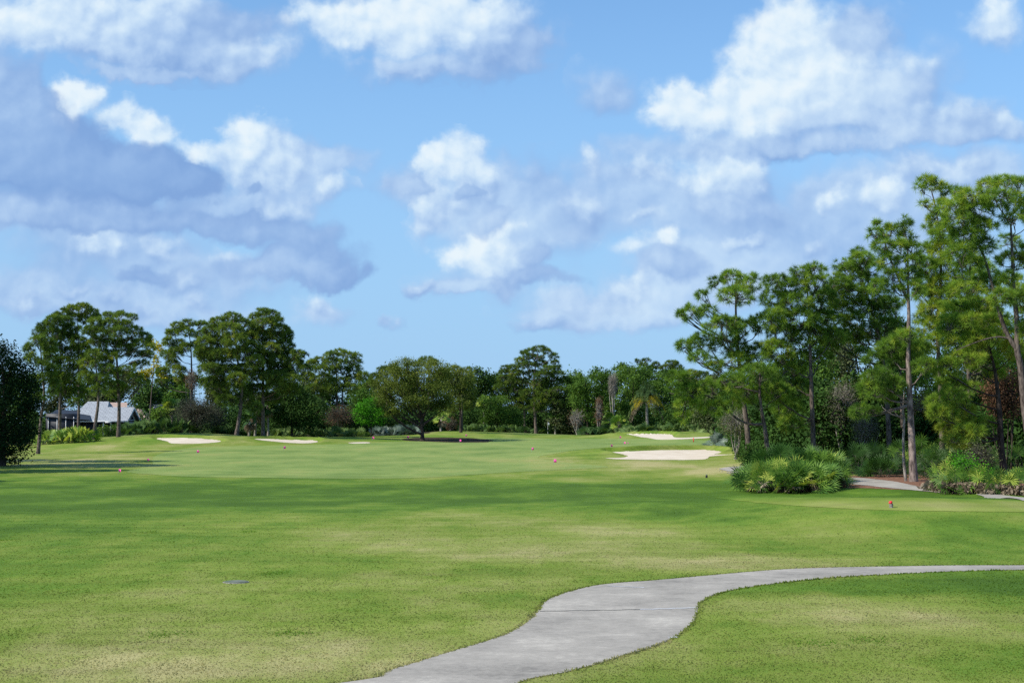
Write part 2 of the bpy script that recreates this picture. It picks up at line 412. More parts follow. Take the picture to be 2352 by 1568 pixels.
# control points: (picture x, picture y, distance) of points on the turf, or (x, None, distance, height)
CTRL = [
    (0, 1568, 19.5), (1176, 1568, 19.5), (2352, 1568, 19.0), (0, 1400, 27.5), (700, 1400, 27.4), (1500, 1400, 27.2), (2352, 1400, 26.5),
    (0, 1300, 35.5), (800, 1300, 35.6), (1500, 1300, 35.6), (2352, 1310, 34.0), (0, 1230, 45), (800, 1225, 46.5), (1500, 1230, 45),
    (0, 1180, 56), (400, 1178, 57), (900, 1180, 56.5), (1400, 1180, 55),
    (0, 1150, 68), (400, 1146, 72), (900, 1150, 72), (1250, 1152, 68), (1500, 1152, 64),
    (0, 1125, 80), (400, 1120, 86), (900, 1124, 86), (1300, 1122, 85), (1550, 1120, 86),
    (0, 1098, 98), (300, 1088, 104), (700, 1096, 102), (1000, 1096, 102), (1250, 1084, 106), (1500, 1098, 98), (1700, 1105, 91),
    (0, 1070, 118), (400, 1068, 121), (800, 1068, 122), (1200, 1064, 124), (1480, 1066, 118), (1650, 1076, 109),
    (400, 1042, 146), (800, 1040, 150), (1200, 1038, 150), (1300, 1034, 146), (1450, 1033, 141), (1600, 1031, 146), (1680, 1040, 138),
    (1400, 1056, 127), (1620, 1056, 127),
    (0, 1050, 138), (90, 1036, 160), (-200, 1040, 150), (-500, 1060, 130),
    (800, 1020, 176), (1100, 1016, 185), (1300, 1018, 180), (1500, 1018, 182), (1640, 1014, 182),
    (180, 1011, 180), (270, 1001, 187), (380, 995.5, 191), (450, 994.5, 192), (530, 998, 192), (600, 1004, 193), (300, 1018, 172), (430, 1020, 170), (600, 1020, 174),
    (450, None, 225, 1.0), (250, None, 225, 0.9), (100, None, 215, 0.6), (600, None, 240, 1.0), (0, None, 190, 0.4),
    (660, 1008, 196), (760, 1003.5, 201), (850, 1005, 203), (700, 1015, 184), (930, 1007, 208), (1040, 1015, 197), (1070, 1003, 212), (1150, 1013, 201), (1200, 1006, 212),
    (1000, 990, 232), (1060, 990, 236), (1150, 993, 250), (950, 996, 226), (1240, 996, 258), (1340, 1000, 250), (1330, 1005, 222),
    (850, None, 245, 1.1), (1050, None, 290, 1.2), (1300, None, 290, 1.0), (1600, None, 290, 1.0),
    (1480, 1000, 215), (1430, 996.5, 232), (1530, 1000, 214), (1590, 997, 214), (1610, 990, 232), (1650, 992, 228), (1700, 1000, 205), (1560, 1008, 196),
    (1720, 1022, 158), (1750, 1090, 98), (1900, 1116, 84), (2060, 1100, 90), (2100, 1124, 79), (2200, 1134, 76), (2352, 1148, 71), (2260, 1138, 74), (2000, 1090, 96),
    (1900, 1040, 125), (2100, 1045, 125), (2352, 1060, 115), (2600, 1120, 80), (2700, 1060, 120), (2352, None, 200, 0.6), (1950, None, 200, 0.6),
    (1640, 1142, 60), (1800, 1138.5, 59), (2000, 1139, 58), (2200, 1142, 57), (2400, 1148, 56), (1800, 1158, 54), (2000, 1172, 49), (2352, 1174, 48.5), (1650, 1165, 56),
    (1900, None, 69, -0.55), (2150, None, 66, -0.45), (1700, None, 72, -0.45), (2400, None, 63, -0.2),
    (2000, 1230, 44), (2352, 1225, 43.5), (1800, 1222, 45.5), (2000, 1290, 36.5), (2352, 1285, 36.5), (1700, 1290, 36.5),
    (2700, 1300, 36), (2700, 1180, 50), (-400, 1400, 27.5), (2700, 1450, 24), (-400, 1250, 42), (-400, 1120, 84),
]


def _uv(X, Y):
    Yc = np.maximum(Y, 1.0) + 6.0
    return np.stack([3.0 * X / Yc, 2.2 * np.log(Yc)], -1)


def _fit():
    P = []
    for c in CTRL:
        if c[1] is None:
            P.append(((c[0] - CX) * c[2] / F, c[2], c[3]))
        else:
            P.append(tuple(at(c[0], c[1], c[2])))
    for Y in (4, 10, 14):
        for X in (-10, -3, 3, 10):
            P.append((X, Y, 0.15))
    for Y in (330, 600, 2500):
        for k in (-0.8, -0.3, 0, 0.3, 0.8):
            P.append((k * Y, Y, 1.1))
    for Y in (30, 70, 130, 200):
        for k in (-1.0, -0.7, 0.7, 1.0):
            P.append((k * Y, Y, 0.1 if Y < 150 else 0.6))
    P = np.array(P)
    q = _uv(P[:, 0], P[:, 1])
    r = np.linalg.norm(q[:, None] - q[None], axis=-1)
    K = np.where(r > 0, r * r * np.log(r + 1e-12), 0) + np.eye(len(P)) * 0.0008
    T = np.hstack([np.ones((len(P), 1)), q])
    A = np.block([[K, T], [T.T, np.zeros((3, 3))]])
    w = np.linalg.solve(A, np.concatenate([P[:, 2], np.zeros(3)]))
    return q, w


_Q, _W = _fit()


def H0(X, Y):
    X = np.asarray(X, float); Y = np.asarray(Y, float)
    sh = X.shape
    q = _uv(X.ravel(), Y.ravel())
    z = np.empty(len(q))
    for s in range(0, len(q), 20000):
        qq = q[s:s + 20000]
        r = np.sqrt(((qq[:, None] - _Q[None]) ** 2).sum(-1)) + 1e-12
        z[s:s + 20000] = (r * r * np.log(r)) @ _W[:-3] + _W[-3] + qq @ _W[-2:]
    return z.reshape(sh)


def ground_hit(px, py, H=None, lo=8.0, hi=420.0):
    """First point of the terrain seen at picture position (px, py)."""
    H = H or H0
    d = np.geomspace(lo, hi, 1400)
    p0, p1 = at(px, py, 1.0), at(px, py, 2.0)
    z = p0[2] + (p1[2] - p0[2]) * (d - 1)
    X = (p1[0]) / 2.0 * d
    g = H(X, d)
    below = np.nonzero(z <= g)[0]
    if len(below) == 0: return np.array([X[-1], d[-1], g[-1]])
    i = max(below[0], 1)
    t = (z[i - 1] - g[i - 1]) / ((z[i - 1] - g[i - 1]) - (z[i] - g[i]) + 1e-12)
    dd = d[i - 1] + t * (d[i] - d[i - 1])
    return np.array([p1[0] / 2 * dd, dd, float(H(np.array([p1[0] / 2 * dd]), np.array([dd]))[0])])


def smooth_poly(P, n=4):
    """Closed Catmull-Rom through the points."""
    P = np.asarray(P, float)
    out = []
    N = len(P)
    for i in range(N):
        a, b, c, d = P[i - 1], P[i], P[(i + 1) % N], P[(i + 2) % N]
        for t in np.arange(n) / n:
            out.append(0.5 * ((2 * b) + (-a + c) * t + (2 * a - 5 * b + 4 * c - d) * t ** 2 + (-a + 3 * b - 3 * c + d) * t ** 3))
    return np.array(out)


def wpoly(pts, n=4):
    return smooth_poly([ground_hit(x, y)[:2] for x, y in pts], n)


def sdf(X, Y, poly):
    """Signed distance to a closed polygon: negative inside."""
    X = np.asarray(X, float); Y = np.asarray(Y, float)
    A = np.asarray(poly); B = np.roll(A, -1, axis=0)
    best = np.full(X.shape, 1e9); inside = np.zeros(X.shape, bool)
    for (ax, ay), (bx, by) in zip(A, B):
        ex, ey = bx - ax, by - ay
        wx, wy = X - ax, Y - ay
        t = np.clip((wx * ex + wy * ey) / (ex * ex + ey * ey + 1e-12), 0, 1)
        best = np.minimum(best, (wx - ex * t) ** 2 + (wy - ey * t) ** 2)
        c = ((ay <= Y) & (by > Y)) | ((by <= Y) & (ay > Y))
        with np.errstate(divide='ignore', invalid='ignore'):
            xi = ax + (Y - ay) / (by - ay + 1e-15) * ex
        inside ^= c & (X < xi)
    d = np.sqrt(best)
    return np.where(inside, -d, d)


PATH_NEAR = [(780, 1568), (900, 1537), (1000, 1507), (1100, 1477), (1165, 1455), (1210, 1428), (1234, 1406), (1245, 1388), (1275, 1369), (1340, 1350),
             (1400, 1340), (1500, 1333), (1650, 1320), (1800, 1308), (1950, 1303), (2150, 1299), (2400, 1298), (2700, 1296), (3200, 1292),
             (3200, 1304), (2700, 1306), (2400, 1308), (2200, 1312), (2000, 1322), (1850, 1333), (1700, 1352), (1640, 1367), (1606, 1385), (1598, 1415), (1580, 1440),
             (1545, 1465), (1500, 1484), (1440, 1502), (1350, 1530), (1250, 1553), (1190, 1568)]
_near_tail = [(4.2, 15.0), (-1.5, 11.5), (-9, 8.0), (-12, 10.0), (-5.5, 14.0)]
path_near = np.array([ground_hit(x, y)[:2] for x, y in PATH_NEAR])
path_near = np.vstack([path_near, [(-1.2, 16.6), (-5.0, 14.3), (-12, 11.0), (-14, 13.2), (-7.0, 16.8)]])
path_near = smooth_poly(path_near, 3)
_G = lambda L: [ground_hit(x, y)[:2] for x, y in L]
_lo, _hi = np.array(_G([(2352, 1150)])[0]), np.array(_G([(2352, 1143.5)])[0])
path_far = smooth_poly(np.array(
    [_lo + [40, -1], _lo + [24, -2], _lo + [10, -1.6]] + _G([(2352, 1150), (2260, 1141), (2180, 1134), (2100, 1127), (2040, 1122), (1960, 1113), (1920, 1108)]) +
    [(17.0, 91), (15.5, 97), (15.4, 104), (15.7, 110.0)] + _G([(1690, 1088), (1648, 1080), (1665, 1073), (1712, 1070)]) +
    [(21.0, 111), (19.3, 104), (19.6, 98.5)] + _G([(1925, 1096), (1985, 1098), (2050, 1106), (2110, 1119), (2190, 1130), (2260, 1136), (2352, 1143.5)]) +
    [_lo + [10, 1.4], _lo + [24, 1.0], _lo + [40, 2]]), 3)
FAIRWAY = [(290, 1083), (400, 1093), (600, 1097), (900, 1098), (1050, 1093), (1200, 1083), (1330, 1077), (1400, 1072), (1300, 1062), (1235, 1050), (1290, 1040), (1400, 1027), (1520, 1024),
           (1640, 1021), (1640, 1012), (1400, 1007.5), (1250, 1007), (1100, 1006), (1000, 1012), (800, 1019), (600, 1023), (450, 1028), (390, 1036), (350, 1050), (352, 1062), (340, 1072)]
fairway = wpoly(FAIRWAY, 4)
tee = wpoly([(1640, 1143), (1720, 1141), (2000, 1141), (2200, 1144), (2360, 1150), (2460, 1158), (2440, 1172), (2352, 1176), (2150, 1174), (1990, 1170), (1850, 1163), (1720, 1152)], 4)
green = smooth_poly([(np.cos(a) * 11.5 + 4.5, 250 + np.sin(a) * 17) for a in np.linspace(0, 2 * np.pi, 14, endpoint=False)], 3)
B_RIGHT = [(1388, 1052), (1430, 1051), (1440, 1046.5), (1420, 1041), (1400, 1038), (1450, 1036.5), (1540, 1033.5), (1620, 1033.5), (1660, 1038), (1640, 1043), (1690, 1043.5), (1630, 1048), (1618, 1054.5), (1530, 1056), (1440, 1055.5)]
B_FAR = [(1410, 1001), (1450, 997.5), (1530, 997), (1545, 1000), (1548, 1003.5), (1570, 1005), (1640, 1002.5), (1642, 1004), (1600, 1007), (1545, 1009), (1510, 1009), (1480, 1004.5)]
B_LEFT = [(358, 1006.5), (420, 1006.5), (480, 1008.5), (508, 1013.5), (480, 1017), (440, 1018.5), (395, 1018), (382, 1013)]
B_LEFT2 = [(583, 1008.5), (640, 1009), (720, 1011.5), (728, 1015), (700, 1018), (640, 1015)]
B_SLIVER = [(800, 1017), (840, 1015.5), (850, 1017.5), (815, 1018.5)]
bunkers = {k: wpoly(v, 3) for k, v in dict(right=B_RIGHT, far=B_FAR, left=B_LEFT, left2=B_LEFT2).items()}


def back_lip(X, Y, z):
    """Bunkers: the sand is cut into the turf, which stands up as a rounded lip, highest at the back."""
    for k, poly in bunkers.items():
        c = poly.mean(0); r = np.linalg.norm(poly - c, axis=1).max() + 8
        near = (np.abs(X - c[0]) < r) & (np.abs(Y - c[1]) < r)
        if not near.any(): continue
        s = sdf(X[near], Y[near], poly)
        back = np.clip(0.35 + (Y[near] - c[1]) / 9.0, 0.0, 1.0)
        lip = 0.50 * back * np.clip((s - 0.25) / 0.5, 0, 1) * np.exp(-np.clip(s - 0.75, 0, None) / 2.2)
        z[near] += lip
    return z


def H(X, Y):
    X = np.asarray(X, float); Y = np.asarray(Y, float)
    z = H0(X, Y)
    z = z + 0.035 * np.sin(X * 0.33 + 1.3 * np.sin(Y * 0.11)) * np.sin(Y * 0.23 + X * 0.07) * np.clip((Y - 20) / 40, 0, 1) * np.clip((140 - Y) / 40, 0, 1)
    return back_lip(X, Y, z)


def gz(x, y):
    return float(H(np.array([x]), np.array([y]))[0])


def gp(px, py):
    """Ground point at picture position."""
    p = ground_hit(px, py)
    return np.array([p[0], p[1], gz(p[0], p[1])])


def on(px, d):
    """Ground point at picture column px and distance d."""
    x = (px - CX) * d / (F * math.cos(PITCH)) * 1.0
    return np.array([x, d, gz(x, d)])


# fan-shaped grid, finest where the camera looks
_u = np.concatenate([np.linspace(-1.35, -0.45, 50, endpoint=False), np.linspace(-0.45, 0.45, 560, endpoint=False), np.linspace(0.45, 1.35, 51)])
_y = np.concatenate([np.linspace(-4, 12, 24, endpoint=False), np.geomspace(12, 320, 900, endpoint=False), np.geomspace(320, 6000, 60)])
GU, GY = np.meshgrid(_u, _y)
GX = GU * (GY + 8.0)
GZ = H(GX, GY)
NR, NC = GX.shape


def grid_faces():
    i = np.arange(NR - 1)[:, None] * NC; j = np.arange(NC - 1)[None, :]
    a = (i + j).ravel(); b = a + 1; c = a + NC + 1; d = a + NC
    return np.concatenate([np.stack([a, b, c], 1), np.stack([a, c, d], 1)])


GF = grid_faces()
GV = np.stack([GX.ravel(), GY.ravel(), GZ.ravel()], 1)


def _val(x, y, s, seed=0):
    """Cheap smooth value noise in the ground plane."""
    r = np.random.default_rng(seed); T = r.random((64, 64))
    X, Y = x / s, y / s
    xi, yi = np.floor(X).astype(int), np.floor(Y).astype(int)
    fx, fy = X - xi, Y - yi
    fx = fx * fx * (3 - 2 * fx); fy = fy * fy * (3 - 2 * fy)
    g = lambda a, b: T[a % 64, b % 64]
    return (g(xi, yi) * (1 - fx) + g(xi + 1, yi) * fx) * (1 - fy) + (g(xi, yi + 1) * (1 - fx) + g(xi + 1, yi + 1) * fx) * fy


# where the turf is lush and where it is dry (an irrigated hollow, thatch on the crests)
LUSH = [(0, 1140, 900, 38, 1.0), (700, 1130, 700, 30, .8), (1350, 1135, 500, 22, 1.0), (1800, 1120, 400, 18, 1.0), (2150, 1140, 300, 12, .8),
        (100, 1210, 500, 50, .6), (1600, 1170, 350, 25, .5), (2250, 1270, 400, 30, .7), (2300, 1210, 300, 40, .45), (2200, 1335, 420, 22, .9), (1900, 1350, 260, 14, .7),
        (100, 1330, 350, 60, .35), (1700, 1240, 200, 20, .3), (2300, 1525, 300, 35, .6), (1150, 1370, 120, 14, .5)]
DRY = [(1200, 1470, 520, 90, .45), (500, 1500, 600, 60, .25), (1000, 1240, 500, 40, .35), (1500, 1272, 330, 32, .5), (1150, 1250, 320, 40, .2), (1350, 1210, 260, 20, .2), (1750, 1290, 300, 16, .6), (560, 1530, 700, 60, .5), (150, 1060, 260, 16, .75), (200, 1030, 120, 10, .5),
       (1550, 1068, 230, 14, .95), (1650, 1085, 90, 10, 1.0), (1750, 1380, 200, 26, .2), (2150, 1420, 350, 40, .3), (1250, 1062, 120, 8, .5), (1150, 1050, 160, 6, .4), (2000, 1195, 120, 10, .35), (450, 1025, 300, 5, .3),
       (1250, 1100, 250, 8, .4)]


def zones(X, Y, Z):
    px = CX + X / np.maximum(Y, 6) * F * math.cos(PITCH)
    py = HOR + (CZ - Z) / np.maximum(Y, 6) * F
    def acc(T):
        s = np.zeros_like(px)
        for x, y, rx, ry, w in T:
            s += w * np.exp(-((px - x) / rx) ** 2 - ((py - y) / ry) ** 2)
        return np.clip(s, 0, 1)
    return acc(LUSH), acc(DRY)


def turf_mat(name, mow=False, base=None, fine=1.0, blade=False):
    m, nt, b, out = material(name, 0.85, 0.08)
    p = npos(nt)
    lush, dry = nattr(nt, 'lush'), nattr(nt, 'dry')
    n1 = nnoise(nt, p, 0.22, 4, 0.6, (1.0, 0.55, 1))
    n2 = nnoise(nt, p, 1.7, 4, 0.65, (0.8, 0.5, 1))
    n3 = nnoise(nt, p, 14.0, 4, 0.7)
    n4 = nnoise(nt, p, 70.0, 2, 0.6, (1, 0.35, 1))
    f = nmath(nt, 'MULTIPLY_ADD', nmath(nt, 'SUBTRACT', n1, 0.5), 1.5, 0.50 if base is None else base)
    f = nmath(nt, 'MULTIPLY_ADD', nmath(nt, 'SUBTRACT', n2, 0.5), 0.55 * fine, f)
    f = nmath(nt, 'MULTIPLY_ADD', nmath(nt, 'SUBTRACT', n3, 0.5), 0.50 * fine, f)
    f = nmath(nt, 'MULTIPLY_ADD', nmath(nt, 'SUBTRACT', n4, 0.5), 0.3 * fine, f)
    f = nmath(nt, 'MULTIPLY_ADD', lush, -0.12 if mow else -0.44, f)
    f = nmath(nt, 'MULTIPLY_ADD', dry, 0.42, f, clamp=True)
    if mow:
        stops = [(0.0, (0.123, 0.196, 0.045)), (0.45, (0.210, 0.277, 0.074)), (0.75, (0.274, 0.296, 0.090)), (1.0, (0.388, 0.318, 0.134))]
    else:
        stops = [(0.0, (0.061, 0.122, 0.013)), (0.25, (0.100, 0.181, 0.019)), (0.5, (0.169, 0.229, 0.034)), (0.75, (0.243, 0.269, 0.070)), (1.0, (0.362, 0.330, 0.141))]
    col = ramp(nt, f, stops)
    if mow:
        st = nnoise(nt, p, 1.0, 3, 0.6, (0.05, 0.50, 1, 0.1))
        v = nmath(nt, 'MULTIPLY_ADD', nmath(nt, 'SUBTRACT', st, 0.5), 0.55, 1.0)
    else:
        st = nnoise(nt, p, 1.0, 3, 0.55, (0.10, 0.9, 1, -0.35))
        v = nmath(nt, 'MULTIPLY_ADD', nmath(nt, 'SUBTRACT', st, 0.5), 0.60, 1.0)
    w = nmath(nt, 'MULTIPLY_ADD', nmath(nt, 'SUBTRACT', nnoise(nt, p, 38.0, 3, 0.7), 0.5), 0.5 * fine, 1.0)
    v = nmath(nt, 'MULTIPLY', v, w)
    vv = nt.nodes.new('ShaderNodeCombineXYZ')
    for i in range(3): nt.links.new(v, vv.inputs[i])
    col = nmix(nt, 1.0, col, (1, 1, 1), 'MULTIPLY')
    mm = nt.nodes.new('ShaderNodeVectorMath'); mm.operation = 'MULTIPLY'
    nt.links.new(col, mm.inputs[0]); nt.links.new(vv.outputs[0], mm.inputs[1])
    nt.links.new(mm.outputs[0], b.inputs['Base Color'])
    bp = nt.nodes.new('ShaderNodeBump'); bp.inputs['Strength'].default_value = 0.55; bp.inputs['Distance'].default_value = 0.05
    nt.links.new(nnoise(nt, p, 9.0, 5, 0.75), bp.inputs['Height'])
    if blade:
        t = nt.nodes.new('ShaderNodeBsdfTranslucent'); nt.links.new(mm.outputs[0], t.inputs[0])
        ms = nt.nodes.new('ShaderNodeMixShader'); ms.inputs[0].default_value = 0.5
        nt.links.new(b.outputs[0], ms.inputs[1]); nt.links.new(t.outputs[0], ms.inputs[2]); nt.links.new(ms.outputs[0], out.inputs[0])
    else:
        nt.links.new(bp.outputs[0], b.inputs['Normal'])
    return m


M_BLADE = turf_mat('grass_blades', blade=True, base=0.68)
M_TURF = turf_mat('rough_turf')
M_FAIRWAY = turf_mat('mown_turf', True, 0.36, 0.55)
M_GREEN = turf_mat('green_turf', True, 0.30, 0.3)
M_TEE = turf_mat('tee_turf', False, 0.76, 0.35)


def ground_obj(name, V, Fc, mat, zo=0.0):
    mb = MB()
    V = V.copy(); V[:, 2] += zo
    mb.add(V, Fc)
    o = mb.build(name, mat, smooth=True)
    l, d = zones(V[:, 0], V[:, 1], V[:, 2])
    attr(o.data, 'lush', l); attr(o.data, 'dry', d)
    prop(o, kind='structure')
    return o


ground_obj('ground', GV, GF, M_TURF)


def sheet(name, poly, mat, zo, rag=0.0, ragscale=0.4, hfun=None):
    """The part of the ground grid inside a polygon, lifted by zo; triangles that cross the edge are clipped at the outline."""
    poly = np.asarray(poly)
    x0, y0 = poly.min(0) - 3; x1, y1 = poly.max(0) + 3
    tri = GV[GF]
    keep = (tri[:, :, 0].max(1) > x0) & (tri[:, :, 0].min(1) < x1) & (tri[:, :, 1].max(1) > y0) & (tri[:, :, 1].min(1) < y1)
    T = tri[keep]
    X, Y = T[:, :, 0], T[:, :, 1]
    s = sdf(X, Y, poly)
    if rag: s = s + rag * ((_val(X, Y, ragscale, 3) - 0.5) + 0.6 * (_val(X, Y, ragscale * 0.35, 4) - 0.5)) * 2
    full = (s < 0).all(1)
    part = (s < 0).any(1) & ~full
    V = [T[full].reshape(-1, 3)]
    out = []
    for t, q in zip(T[part], s[part]):
        ring = []
        for i in range(3):
            j = (i + 1) % 3
            if q[i] < 0: ring.append(t[i])
            if (q[i] < 0) != (q[j] < 0):
                k = q[i] / (q[i] - q[j]); ring.append(t[i] + (t[j] - t[i]) * k)
        for i in range(1, len(ring) - 1):
            out += [ring[0], ring[i], ring[i + 1]]
    if out: V.append(np.array(out))
    V = np.vstack(V)
    # weld, so that shading is smooth
    key = np.round(V * 2000).astype(np.int64)
    _, idx, inv = np.unique(key, axis=0, return_index=True, return_inverse=True)
    V = V[idx]; Fc = inv.reshape(-1, 3)
    ok = (Fc[:, 0] != Fc[:, 1]) & (Fc[:, 1] != Fc[:, 2]) & (Fc[:, 0] != Fc[:, 2])
    return ground_obj(name, V, Fc[ok], mat, zo)


def concrete():
    m, nt, b, out = material('path_concrete', 0.85, 0.25)
    p = npos(nt)
    a = nnoise(nt, p, 0.45, 8, 0.72, (1.0, 0.8, 1, 0.2))
    c = nnoise(nt, p, 45, 4, 0.7)
    e = nnoise(nt, p, 2.6, 6, 0.7, (0.35, 1.6, 1, 0.75))
    w = nnoise(nt, p, 9.0, 4, 0.7)
    f = nmath(nt, 'MULTIPLY_ADD', a, 0.52, nmath(nt, 'MULTIPLY_ADD', c, 0.16, nmath(nt, 'MULTIPLY_ADD', w, 0.20, nmath(nt, 'MULTIPLY', e, 0.14))))
    nt.links.new(ramp(nt, f, [(0.38, (0.185, 0.169, 0.144)), (0.50, (0.323, 0.296, 0.251)), (0.535, (0.350, 0.320, 0.272)), (0.64, (0.509, 0.469, 0.395))]), b.inputs['Base Color'])
    bp = nt.nodes.new('ShaderNodeBump'); bp.inputs['Strength'].default_value = 0.3; bp.inputs['Distance'].default_value = 0.01
    nt.links.new(c, bp.inputs['Height']); nt.links.new(bp.outputs[0], b.inputs['Normal'])
    return m


def sand_mat():
    m, nt, b, out = material('bunker_sand', 0.95, 0.1)
    p = npos(nt)
    a = nnoise(nt, p, 1.2, 5, 0.6, (0.5, 1.4, 1))
    nt.links.new(ramp(nt, a, [(0.3, (0.50, 0.42, 0.31)), (0.5, (0.62, 0.53, 0.41)), (0.7, (0.72, 0.64, 0.52))]), b.inputs['Base Color'])
    return m


M_PATH, M_SAND = concrete(), sand_mat()
m_, nt_, b_, _o = material('pine_straw', 0.95, 0.05)
nt_.links.new(ramp(nt_, nnoise(nt_, npos(nt_), 5.0, 5, 0.75, (1, 0.5, 1)), [(0.3, (0.09, 0.045, 0.028)), (0.55, (0.22, 0.115, 0.075)), (0.75, (0.34, 0.21, 0.15))]), b_.inputs['Base Color'])
M_NEEDLE_BED = m_
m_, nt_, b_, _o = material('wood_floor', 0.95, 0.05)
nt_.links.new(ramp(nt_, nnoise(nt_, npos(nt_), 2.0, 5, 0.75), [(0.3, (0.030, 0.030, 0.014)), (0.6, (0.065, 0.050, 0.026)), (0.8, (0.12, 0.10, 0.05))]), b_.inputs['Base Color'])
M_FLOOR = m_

sheet('fairway', fairway, M_FAIRWAY, 0.012, 0.15, 2.0)
sheet('putting_green', green, M_GREEN, 0.024)
sheet('tee_ground', tee, M_TEE, 0.010, 0.06, 0.8)
for nm in ('right', 'far', 'left', 'left2'):
    sheet('bunker_sand', bunkers[nm], M_SAND, 0.016, 0.10, 0.8)
sheet('bunker_sand', wpoly(B_SLIVER, 3), M_SAND, 0.03)
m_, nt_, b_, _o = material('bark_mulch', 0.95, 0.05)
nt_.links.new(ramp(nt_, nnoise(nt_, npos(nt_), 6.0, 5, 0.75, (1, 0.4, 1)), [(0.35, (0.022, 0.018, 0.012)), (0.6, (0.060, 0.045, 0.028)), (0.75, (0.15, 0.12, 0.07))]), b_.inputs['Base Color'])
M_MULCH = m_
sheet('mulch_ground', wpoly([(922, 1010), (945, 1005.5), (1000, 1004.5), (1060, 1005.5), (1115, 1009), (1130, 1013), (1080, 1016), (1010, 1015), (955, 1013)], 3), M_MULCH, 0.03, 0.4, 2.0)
straw_bed = smooth_poly([(14.5, 83), (17, 90), (24, 96), (30, 92), (36, 84), (40, 74), (36, 66), (29.6, 70.8), (24, 77), (20.5, 80), (17, 84), (15.6, 81.5)], 4)
sheet('pine_straw_ground', straw_bed, M_NEEDLE_BED, 0.010, 0.3, 1.2)
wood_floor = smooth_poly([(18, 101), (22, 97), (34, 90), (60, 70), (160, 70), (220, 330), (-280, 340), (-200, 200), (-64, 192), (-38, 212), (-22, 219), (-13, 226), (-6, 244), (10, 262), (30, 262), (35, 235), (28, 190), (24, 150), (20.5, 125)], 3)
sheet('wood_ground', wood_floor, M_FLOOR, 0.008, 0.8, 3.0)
sheet('cart_path', path_near, M_PATH, 0.007, 0.022, 0.35)
sheet('cart_path', path_far, M_PATH, 0.030, 0.03, 0.5)


# ---- turf blades on the nearer slopes: real geometry, one colour rule with the ground they stand on
def blades(name, n, ylo, yhi, size, edge=None, umax=0.43, seed=1, zo=0.0):
    r = np.random.default_rng(seed)
    if edge is None:
        Y = ylo * (yhi / ylo) ** r.random(n)
        Y = Y[r.random(n) < np.clip((yhi - Y) / (yhi - 24), 0.0, 1) ** 1.3]; n = len(Y)
        X = (r.random(n) * 2 - 1) * umax * Y
    else:
        A = np.asarray(edge); B = np.roll(A, -1, axis=0)
        Ls = np.linalg.norm(B - A, axis=1); i = r.choice(len(A), n, p=Ls / Ls.sum())
        t = r.random(n)[:, None]
        nrm = np.stack([-(B - A)[i, 1], (B - A)[i, 0]], 1) / (Ls[i][:, None] + 1e-9)
        Pn = A[i] + (B[i] - A[i]) * t + nrm * r.normal(0, 0.05, n)[:, None]
        X, Y = Pn[:, 0], Pn[:, 1]
        ok = (Y > ylo) & (Y < yhi) & (np.abs(X) < umax * Y + 1)
        X, Y = X[ok], Y[ok]
    ins = np.ones(len(X), bool)
    for pl, mg in ((path_near, 0.0 if edge is None else 0.03), (path_far, 0.0)):
        ins &= sdf(X, Y, pl) > -mg
    if edge is None:
        ins &= sdf(X, Y, tee) > 0
    X, Y = X[ins], Y[ins]
    n = len(X)
    Z = H(X, Y) + zo
    h = size * (0.5 + r.random(n)) * (1 + 0.6 * (_val(X, Y, 0.5, 9) - 0.5))
    w = h * 0.22 + 0.0006 * Y
    a = r.random(n) * 2 * np.pi
    lean = r.normal(0, 0.5, (n, 2)) * h[:, None]
    dx, dy = np.cos(a) * w, np.sin(a) * w
    V = np.stack([np.stack([X - dx, Y - dy, Z - 0.004], 1), np.stack([X + dx, Y + dy, Z - 0.004], 1), np.stack([X + lean[:, 0], Y + lean[:, 1], Z + h], 1)], 1).reshape(-1, 3)
    mb = MB(); mb.add(V, np.arange(3 * n).reshape(-1, 3), np.repeat(r.random(n), 3))
    o = mb.build(name, M_BLADE)
    l, d = zones(V[:, 0], V[:, 1], V[:, 2])
    attr(o.data, 'lush', l); attr(o.data, 'dry', d)
    return prop(o, kind='stuff')


g_ = blades('grass', 330000, 14, 66, 0.012, seed=5)
prop(g_, 'short mown rough grass covering the nearer slopes', 'grass')
g_ = blades('grass_edging', 11000, 12, 60, 0.028, edge=path_near, seed=6)
prop(g_, 'ragged taller grass growing along both edges of the near concrete path', 'grass')

# ------------------------------------------------------------------ plants
def unit(v):
    return v / (np.linalg.norm(v, axis=-1, keepdims=True) + 1e-9)


def bez(p0, p1, p2, n=6):
    t = np.linspace(0, 1, n)[:, None]
    return (1 - t) ** 2 * p0 + 2 * t * (1 - t) * p1 + t ** 2 * p2


def needles(mb, P, r, R, K, width, up=0.35, var=None, out=None):
    """Tufts of K thin needles of length R at the points P."""
    T = len(P)
    D = r.normal(0, 1, (T, K, 3)); D[..., 2] += up * 2.0
    if out is not None: D += out[:, None, :] * 0.9
    D = unit(D)
    Lg = R[:, None, None] * (0.72 + 0.42 * r.random((T, K, 1)))
    W = unit(np.cross(D, unit(r.normal(0, 1, (T, K, 3))))) * width
    b = P[:, None, :] + D * Lg * 0.12
    tip = P[:, None, :] + D * Lg; tip[..., 2] -= 0.10 * Lg[..., 0]
    V = np.stack([b - W, b + W, tip], 2).reshape(-1, 3)
    n = T * K
    va = np.repeat(np.clip(var[:, None] + r.normal(0, 0.06, (T, K)), 0, 1).ravel(), 3)
    mb.add(V, np.arange(3 * n).reshape(-1, 3), va)


